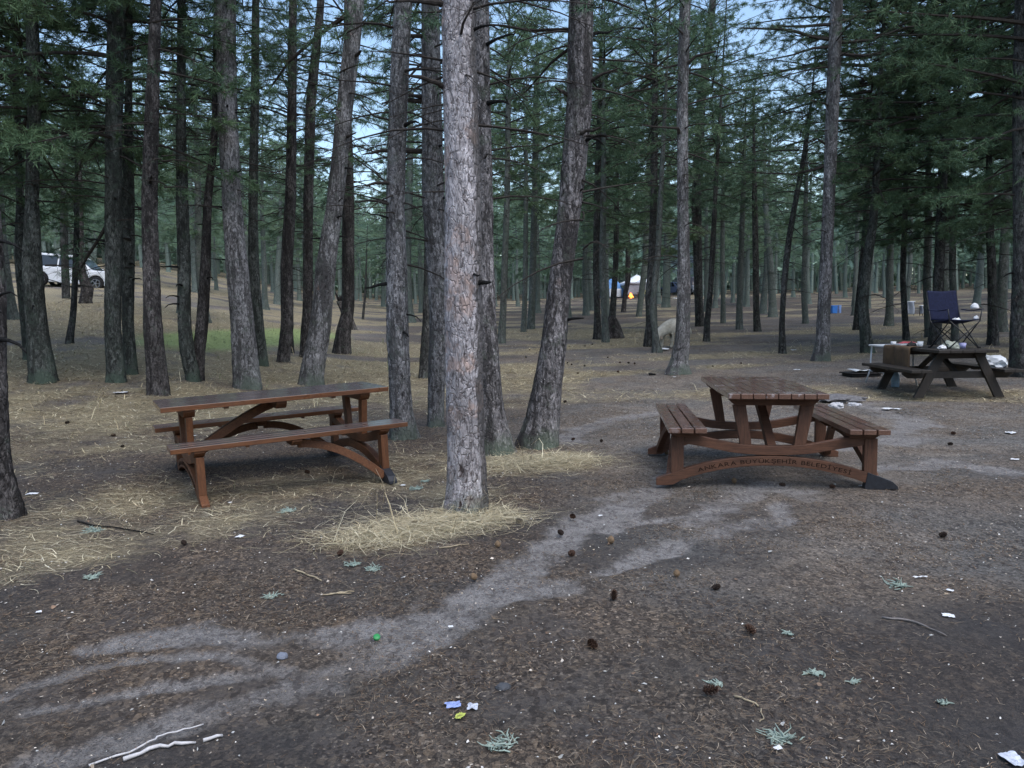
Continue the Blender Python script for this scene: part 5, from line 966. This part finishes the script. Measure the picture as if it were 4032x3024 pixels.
    mb=MB(); mb.box(P['x1']-.05,P['x1']+.05,-Wd*.95,Wd*.95,.28,.5); mb.build('bumper',P.get('bump',TRIM),root,bevel=.03)
    mb=MB(); mb.box(P['x1']-.05,P['x1']+.012,-Wd*.45,Wd*.45,P['hood']-.3,P['hood']-.14); mb.build('grille',TRIM,root)
    return root
CARW=dict(w=1.8,x0=-2.1,x1=2.15,xr=-1.32,xf=1.35,wr=.35,belt=.98,hood=1.0,roof=1.66,xg0=-2.02,xg1=1.15,xr0=-1.9,xr1=.35,wins=[(-1.55,-.55,-1.5,-.55),(-.47,.75,-.47,.25)],doors=[-.5,.65],mat=paint('white_paint',(.78,.8,.84)))
vehicle('parked_car',CARLOC,.1,.1,CARW,'white parked car half hidden behind trunks on the slope','car')
PICK=dict(w=1.8,x0=-2.5,x1=2.5,xr=-1.5,xf=1.6,wr=.38,belt=1.02,hood=1.05,roof=1.72,xg0=-.5,xg1=1.3,xr0=-.4,xr1=.6,wins=[(-.35,.3,-.3,.25),(.36,.95,.32,.5)],doors=[.33],mat=paint('blue_grey_paint',(.2,.25,.42)))
vehicle('pickup_truck',(22.6,109,gz1(22.6,109)),-.9,0,PICK,'blue-grey pickup truck parked beyond the mottled pale pine','pickup')
VAN=dict(w=1.9,x0=-2.3,x1=2.2,xr=-1.4,xf=1.4,wr=.36,belt=1.2,hood=1.15,roof=2.3,xg0=-2.28,xg1=1.6,xr0=-2.25,xr1=.9,wins=[(-2.,-.3,-2.,-.3),(-.2,1.1,-.2,.7)],doors=[-.25,.9],mat=paint('white_van_paint',(.6,.62,.66)),cab=paint('dark_van_sides',(.05,.04,.05)))
vehicle('camper_van',(25.0,106.6,gz1(25.,106.6)),-1.5,0,VAN,'dark sided camper van with a white front beyond the mottled pale pine','van')

# ------------------------------------------------------------------ far camp
TENTW=simple('white_canvas',(.72,.76,.8),.8,.08,2); TENTG=simple('grey_tarp',(.30,.30,.33),.8,.15,2); TENTB=simple('blue_canvas',(.12,.26,.5),.7,.15,2); YEL=simple('yellow_cloth',(.55,.52,.25),.8,.15,2); 
def canopy(x,y):
    z=gz1(x,y); t=empty('canopy_tent',(x,y,z),.15,'white peaked canopy tent with grey side tarp beyond the campfire','tent'); w=1.75; e=1.75; pk=2.75
    def roof(a,b):
        X,Y=-w+2*w*a,-w+2*w*b; m=max(abs(X),abs(Y))/w; return (X,Y,e+(pk-e)*(1-m)**1.25-.12*math.sin(pi*a)*(m>.98)*0)
    soft_sheet('roof',TENTW,t,roof,20,20,.02)
    for k in range(4):
        a=k*pi/2; c,s=cos(a),sin(a)
        soft_sheet('valance',TENTW if k%2 else TENTG,t,lambda p,q,c=c,s=s:((-w+2*w*p)*c-(-w)*s,(-w+2*w*p)*s+(-w)*c,e-.005-(.12+.18*math.sin(pi*p))*q),12,3,.01)
        mb=MB(); px,py=(w-.05)*(1 if k in(0,3) else -1),(w-.05)*(1 if k<2 else -1); mb.tube([(px,py,0),(px,py,e)],.03); mb.build('pole',RIM,t,smooth=True)
    soft_sheet('side_tarp',TENTG,t,lambda p,q:(-w+2*w*p,-w+.06+.04*math.sin(9*p),.25+(e-.3)*q),14,6,.01)
    soft_sheet('yellow_cloth',YEL,t,lambda p,q:(.25+1.3*p,-w-.08,.35+1.05*q*(.4+.6*p)),6,6,.01)
canopy(15.0,93.5)
def blue_tent(x,y):
    z=gz1(x,y); t=empty('dome_tent',(x,y,z),.3,'blue topped tent beside the white canopy tent','tent')
    soft_sheet('fly',TENTB,t,lambda a,b:(-1.5+3*a,-1.2+2.4*b,.05+2.25*math.sin(pi*min(max(a,.0),1))**.55*math.sin(pi*b)**.5),16,16,.02)
    soft_sheet('door_panel',TENTW,t,lambda a,b:(-.9+1.5*a,-1.24-.02*a,.06+1.0*b),8,8,.01)
blue_tent(12.2,94.5)
FIRE,nt_,b_=new_mat('flame'); setc(b_,(.8,.2,.03)); v_=coords(nt_); b_.inputs['Emission Strength'].default_value=5.
L(nt_,ramp(nt_,noise(nt_,v_,4,3),[(.35,(1.,.12,.015)),(.6,(1.,.35,.06)),(.75,(1.,.75,.3))]),b_.inputs['Emission Color'])
def campfire(x,y):
    z=gz1(x,y); t=empty('campfire',(x,y,z),0,'small orange campfire burning in front of the canopy tent','campfire')
    for k in range(4):
        a=k*1.6; mb=MB(); pr=[(.16-.02*k,0),(.2-.02*k,.15),(.14,.3),(.06,.48+.08*k),(.005,.6+.1*(k%3))]; mb.lathe(pr,10,c=(.14*cos(a),.14*sin(a),.05)); 
        mb.v=[(v[0]+.05*math.sin(v[2]*9+k),v[1]+.04*cos(v[2]*8),v[2]) for v in mb.v]; fo=mb.build('flame',FIRE,t,smooth=True); fo.scale=(.8,.8,.8)
    for k in range(5):
        a=k*1.257; mb=MB(); mb.tube([(.5*cos(a),.5*sin(a),.05),(.04*cos(a),.04*sin(a),.16)],[.05,.045],8); mb.build('log',BARK['dark'],t,smooth=True)
campfire(13.75,89.8)
def camp_table(x,y):
    z=gz1(x,y); t=empty('camp_table',(x,y,z),.1,'dark low camp table beside the campfire','camp table')
    mb=MB(); mb.box(-.7,.7,-.35,.35,.62,.68); mb.build('tabletop',DK['top'],t,bevel=.01)
    for s in (-1,1):
        for e in (-1,1): mb=MB(); mb.tube([(s*.55,e*.28,0),(s*.55,e*.28,.63)],.03); mb.build('leg',DARKT,t)
camp_table(15.1,89.5)
def boxbin(x,y,w,h,mat,label):
    z=gz1(x,y); t=empty('storage_box',(x,y,z),.05,label,'storage box')
    mb=MB(); mb.prism([(-w*.44,0),(w*.44,0),(w*.5,h),(-w*.5,h)],'y',-w*.4,w*.4); mb.build('body',mat,t,bevel=.02)
    mb=MB(); mb.box(-w*.53,w*.53,-w*.43,w*.43,h+.002,h+.05); mb.build('lid',mat,t,bevel=.015)
boxbin(16.68,40.5,.30,.36,BLUE,'bright blue storage box, wider of two beside the straight grey pine')
boxbin(17.02,40.6,.13,.36,simple('pale_blue',(.3,.45,.8),.5,.15,8),'pale blue narrow storage box beside the bright blue one')
def hung_sheet(x,y,w,z0,z1,mat,label):
    z=gz1(x,y); t=empty('hung_sheet',(x,y,z),0,label,'hung sheet')
    soft_sheet('cloth',mat,t,lambda a,b:(-w/2+w*a+.02*math.sin(5*b),.05*math.sin(6*a),z0+(z1-z0)*b),12,10,.01)
    mb=MB(); mb.tube([(-w/2-.05,0,z1),(w/2+.05,0,z1)],.02); mb.build('rail',WHITE,t,smooth=True)
    for s in (-1,1): mb=MB(); mb.tube([(s*w/2,0,0),(s*w/2,0,z1)],.018); mb.build('pole',TRIM,t,smooth=True)
GREYS=simple('grey_sheet',(.36,.40,.48),.8,.1,3)
hung_sheet(18.38,36.1,.33,.05,.64,GREYS,'pale grey hanging sheet with a white top rail among far trunks')
hung_sheet(18.62,35.6,.12,.08,.45,GREYS,'narrow bluish hanging sheet next to the pale grey one')
# campfire smoke drifting behind the pale pine
sm_=bpy.data.materials.new('thin_smoke'); sm_.use_nodes=True; ns=sm_.node_tree; ns.nodes.clear(); so=ns.nodes.new('ShaderNodeOutputMaterial'); pv=ns.nodes.new('ShaderNodeVolumePrincipled'); pv.inputs['Color'].default_value=(.55,.65,.95,1); pv.inputs['Density'].default_value=.14; ns.links.new(pv.outputs[0],so.inputs['Volume'])
mb=MB(); mb.tube([(0,0,0),(.3,0,1.5),(.2,0,3.5),(-.6,0,6.5),(-1.6,0,10)],[.6,1.3,1.8,2.3,.5],14); o=mb.build('smoke',sm_,None,smooth=True); o.location=(21.9,100,gz1(21.9,100)+.1); tag(o,'thin bluish smoke rising beside the pickup truck','smoke',kind='stuff')

# ------------------------------------------------------------------ small things on the ground
CONE_D=simple('dark_cone',(.035,.022,.016),.8,.4,60); CONE_B=simple('brown_cone',(.075,.04,.026),.8,.4,60); CONE_T=simple('tan_cone',(.2,.135,.08),.8,.3,40)
def cone_mesh(mat,open_=True,seed=0):
    r=random.Random(seed); mb=MB(); n=9 if open_ else 10
    if not open_:
        prof=[(.004,0),(.017,.006),(.024,.018),(.025,.028),(.019,.042),(.008,.052),(.001,.056)]; mb.lathe(prof,14)
        for k in range(50):
            t=(k+.5)/50; z=.056*t; rad=np.interp(z,[p[1] for p in prof],[p[0] for p in prof]); a=k*2.4; p=Vector((rad*cos(a),rad*sin(a),z)); q=.0042
            mb.add([p+Vector((-sin(a)*q,cos(a)*q,-q*.6)),p+Vector((sin(a)*q,-cos(a)*q,-q*.6)),p+Vector((cos(a)*.003,sin(a)*.003,0)),p+Vector((0,0,q))],[(0,1,2),(1,3,2),(3,0,2)])
    else:
        mb.lathe([(.004,0),(.009,.01),(.008,.04),(.002,.062)],8)
        for k in range(46):
            t=(k+.5)/46; z=.004+.056*t; l=.025*math.sin(pi*(.22+.7*t))**.8; a=k*2.4; up=.1+.75*t; d=Vector((cos(a),sin(a),up)).normalized(); s=Vector((-sin(a),cos(a),0)); p=Vector((0,0,z)); w=.0085*(1-.4*t)
            tip=p+d*l; mid=p+d*l*.6
            mb.add([p,mid+s*w,tip+s*w*.7,tip+Vector((0,0,.003)),tip-s*w*.7,mid-s*w,mid-Vector((0,0,.003))],[(0,1,2,3),(0,3,4,5),(0,6,2,1),(0,5,4,6),(6,4,3,2)])
    o=mb.build('pine_cone',mat,None); me=o.data; bpy.data.objects.remove(o); return me
CM={0:[cone_mesh(CONE_B,True,1),cone_mesh(CONE_D,True,2)],1:[cone_mesh(CONE_T,False,3)],2:[cone_mesh(CONE_B,True,4)]}
def cones():
    for i,(x,y,k) in enumerate(CONES):
        me=CM[k][i%len(CM[k])]; o=link(bpy.data.objects.new('pine_cone',me)); s=random.uniform(.7,.92)*(.95 if k!=1 else .95); o.scale=(s,s,s)
        z=gz1(x,y)
        if k==2: o.location=(x,y,z+.004); o.rotation_euler=(.1,.05,1)
        elif k==1: o.location=(x,y,z+.004); o.rotation_euler=(random.uniform(-.5,.5),random.uniform(-.5,.5),i)
        else: o.location=(x,y,z+.024*s); o.rotation_euler=(random.uniform(1.2,1.8),random.uniform(-.3,.3),random.uniform(0,6.28))
        if k==2: tag(o,'open brown pine cone standing upright on bare soil','pine cone')
        elif k==1: tag(o,'small tan closed pine cone on the trodden soil','pine cone','tan pine cones on the trodden soil')
        else: tag(o,'dark open pine cone lying on the clearing floor','pine cone','dark pine cones on the clearing floor')
    for i,(x,y) in enumerate(MIDCONES):
        o=link(bpy.data.objects.new('pine_cone',CM[0][i%2])); s=random.uniform(.75,1.0); o.scale=(s,s,s); o.location=(x,y,gz1(x,y)+.03); o.rotation_euler=(random.uniform(1.2,1.8),0,i)
        tag(o,'tiny dark pine cone on the bare ground before the dog','pine cone','pine cones before the dog')
cones()
BLUEP=simple('pale_blue_wrapper',(.30,.38,.68),.4,.2,30); CLEAR=simple('clear_wrapper',(.55,.58,.66),.25,.2,40)
PLAB=['white scrap beside the cut off dark trunk','narrow white slip on the brown soil','small pale blue-white scrap beside the foot of the reddish table','white plastic rag on the dry grass behind the reddish table','tiny white scrap among pine needles, alone on dark soil','pale blue crumpled wrapper on the needles','clear silvery wrapper end touching the pale blue wrapper','torn white paper with ragged edges on dark soil','thin white strip of paper on dark soil','small white fleck above the torn ragged paper','little white scrap beside the big lichen clump','silvery wrapper at the dark edge of the clearing','white scrap tucked against the black foot cap of the brown table','white rag on the ground beyond the brown table','bluish white scrap on the grey soil beside the brown table','white scrap in the straw at the foot of the pale lilac pine','two-lobed white fleck on the trodden path','white fleck on the path before the brown table','white scrap by the foot of the reddish table, under its bench end','white litter on the sand, leftmost before the dark table','white litter on the sand before the dark table, middle one','small white litter on the sand, nearest the dark table','white scrap past the ash of the old fire','white rag beside the thin crooked young pine','white scrap behind the brown table, on bare earth','white fleck at the foot of the mottled pale pine','flat white sheet on the ground by the far pickup','white scrap seen under the reddish table']
for i,(x,y,s,k) in enumerate(PAPERS):
    m=[PAPER,BLUEP,CLEAR,PAPER][k]; sx,sy=(s*.62,s*.5) if k!=3 else (s*.8,s*.16)
    sheet('wrapper' if k in(1,2) else 'paper_scrap',m,(x,y,gz1(x,y)+.003),i*1.3 if k!=3 else .1,sx,sy,PLAB[i],'litter',i+1,.3)
LICH=simple('pale_lichen',(.3,.37,.32),.9,.25,60)
LLAB=['star shaped pale lichen clump on dark soil','pale lichen clump near small white scraps','flat pale lichen patch beside the foot of the reddish table','large branching lichen clump at the lower part of the clearing','lichen clump at the end of the straw heap','smaller lichen clump beside the straw heap, next to another','greenish lichen patch between the reddish table and the pale pine','small lichen tuft beside the white scrap and straw','biggest fluffy lichen clump above a white scrap','round lichen clump on bare needles','small lichen flake near a dark cone','tiny green lichen tip on needles','scattered thin lichen on dark soil','tiny lichen crumb among needles','faint lichen crumb near pale bark bits','greyish lichen patch near the dark fallen twig']
def lichen():
    for i,(x,y,R) in enumerate(LICHEN):
        s=Sprig(700+i); r=s.r
        for b in range(int(20+260*R)):
            a=r.uniform(0,6.28); l=R*r.uniform(.3,1.); p=np.array([r.normal(0,R*.22),r.normal(0,R*.18),.004]); pts=[p]; d=np.array([cos(a),sin(a),r.uniform(.0,.5)])
            for k in range(3): d=d+r.normal(0,.45,3); d[2]=abs(d[2])*.6; p=p+d/np.linalg.norm(d)*l*.22; pts.append(p)
            s.tube(pts,[.0035,.003,.0025,.0012],4)
        V,F,mi=s.arrays(.1,.01); o=np_mesh('lichen_clump',V,F,LICH,smooth=True); o.location=(x,y,gz1(x,y)); tag(o,LLAB[i],'lichen')
lichen()
STK=[simple('pale_stick',(.62,.6,.6),.7,.2,30),BARK['dark'],simple('grey_stick',(.2,.18,.17),.85,.3,30),simple('straw_stick',(.4,.33,.22),.85,.25,30)]
SLAB=['thick bare white stick on the sandy soil','short white stick piece in line with the thick one','long thin pale twig forking above the thick white stick','dark fallen branch on the dry grass','long grey curved twig on dark needles','bent straw coloured twig near a dark cone','tiny curled pale twig near the straw twig','straight straw twig near the pale lilac pine, on dark soil','straw twig lying level on dark soil','short dark billet on bare ground before the mottled pine','straw stalk beside the tan cone','pale forked stalk on dark soil above the star shaped lichen']
for i,(P,rad,k) in enumerate(STICKS):
    x0,y0=P[0]; z0=gz1(x0,y0); mb=MB(); pts=[]
    for a,b in zip(P[:-1],P[1:]):
        for t in (0,.34,.67): x,y=a[0]+(b[0]-a[0])*t,a[1]+(b[1]-a[1])*t; pts.append((x-x0+random.gauss(0,.004),y-y0+random.gauss(0,.004),gz1(x,y)-z0+rad*.8+.004))
    x,y=P[-1]; pts.append((x-x0,y-y0,gz1(x,y)-z0+rad*.8)); n=len(pts)
    mb.tube(pts,[rad*(1.1-.5*q/n)*random.uniform(.8,1.15) for q in range(n)],7); o=mb.build('stick',STK[k],None,smooth=True); o.location=(x0,y0,z0); tag(o,SLAB[i],'stick')
mb=MB(); mb.lathe([(.001,.012),(.014,.012),(.0155,.009),(.0155,0),(.0145,0),(.0145,.008),(.001,.009)],20); o=mb.build('bottle_cap',simple('green_plastic',(.04,.3,.09),.4,.15,30),None,smooth=True); o.location=(*CAP,gz1(*CAP)+.008); o.rotation_euler=(.5,.2,0); tag(o,'green plastic bottle cap on the pale path','bottle cap')
sheet('leaf',simple('yellow_leaf',(.5,.55,.12),.6,.2,30),(*LEAF,gz1(*LEAF)+.004),1.2,.045,.025,'yellow-green leaf next to the pale blue wrapper','leaf',61,.3)
for i,(p,l,m) in enumerate(zip(PEBBLE,['bluish pebble lying on the sandy path','dark slate stone chip on the needles'],[simple('blue_stone',(.2,.22,.27),.7,.2,30),simple('slate_stone',(.07,.075,.085),.8,.2,30)])): crumple('stone',m,(*p,gz1(*p)),(.028,.022,.016),l,'stone',40+i,sub=2,amp=.25)
ASHM=simple('ash',(.16,.155,.16),.95,.4,30); ASHD=simple('charcoal',(.02,.02,.022),.9,.4,30); ASHW=simple('white_ash',(.5,.5,.52),.9,.2,30)
for i,(p,l,m,s,nm,ct) in enumerate(zip(ASH,['grey ash heap of an old fire behind the brown table','pale stone at the rim of the old fire ash','white ash lump beside the old fire','charred log end in the old fire ash'],[ASHM,ASHW,ASHW,ASHD],[(.38,.26,.08),(.12,.09,.06),(.1,.08,.03),(.16,.06,.06)],['ash_heap','stone','ash_lump','charred_log'],['ash heap','stone','ash','log'])): crumple(nm,m,(*p,gz1(*p)-.01),s,l,ct,50+i,sub=3,amp=.5,sc=3)

# ------------------------------------------------------------------ camera, sky, sun
cd=bpy.data.cameras.new('camera'); cam=bpy.data.objects.new('camera',cd); COL.objects.link(cam); scene.camera=cam
cd.sensor_width=36; cd.lens=27.474; cd.clip_start=.05; cd.clip_end=2000
cam.matrix_world=Matrix.Translation((0,0,1.3944))@Matrix.Rotation(pi/2-.0854,4,'X')@Matrix.Rotation(-.015,4,'Z')
w=bpy.data.worlds.new('World'); scene.world=w; w.use_nodes=True; nt=w.node_tree; nt.nodes.clear()
wo=nt.nodes.new('ShaderNodeOutputWorld'); bg=nt.nodes.new('ShaderNodeBackground'); sky=nt.nodes.new('ShaderNodeTexSky'); sky.sky_type='NISHITA'; sky.sun_disc=False
SUN_EL,SUN_AZ=RAD(60),RAD(150)
sky.sun_elevation=SUN_EL; sky.sun_rotation=SUN_AZ; sky.air_density=1.3; sky.dust_density=4.0; sky.ozone_density=2.0; sky.altitude=900
mx=nt.nodes.new('ShaderNodeMix'); mx.data_type='RGBA'; mx.blend_type='MULTIPLY'; mx.inputs[0].default_value=1; mx.inputs[7].default_value=(1.82,1.86,1.82,1); nt.links.new(sky.outputs[0],mx.inputs[6]); nt.links.new(mx.outputs[2],bg.inputs[0]); nt.links.new(bg.outputs[0],wo.inputs[0]); bg.inputs[1].default_value=.15
sd=bpy.data.lights.new('sun','SUN'); sd.energy=1.5; sd.angle=RAD(60); sd.color=(1,.95,.9); so_=bpy.data.objects.new('sun',sd); COL.objects.link(so_)
dirv=Vector((sin(SUN_AZ)*cos(SUN_EL),cos(SUN_AZ)*cos(SUN_EL),sin(SUN_EL))); so_.rotation_euler=dirv.to_track_quat('Z','Y').to_euler()
scene.view_settings.view_transform='Standard'; scene.view_settings.look='None'; scene.view_settings.exposure=0; scene.view_settings.gamma=1
scene.render.engine='CYCLES'; cy=scene.cycles; cy.max_bounces=5; cy.diffuse_bounces=3; cy.glossy_bounces=2; cy.transmission_bounces=3; cy.volume_bounces=0; cy.transparent_max_bounces=4; cy.use_denoising=True; cy.sample_clamp_indirect=3; cy.caustics_reflective=False; cy.caustics_refractive=False
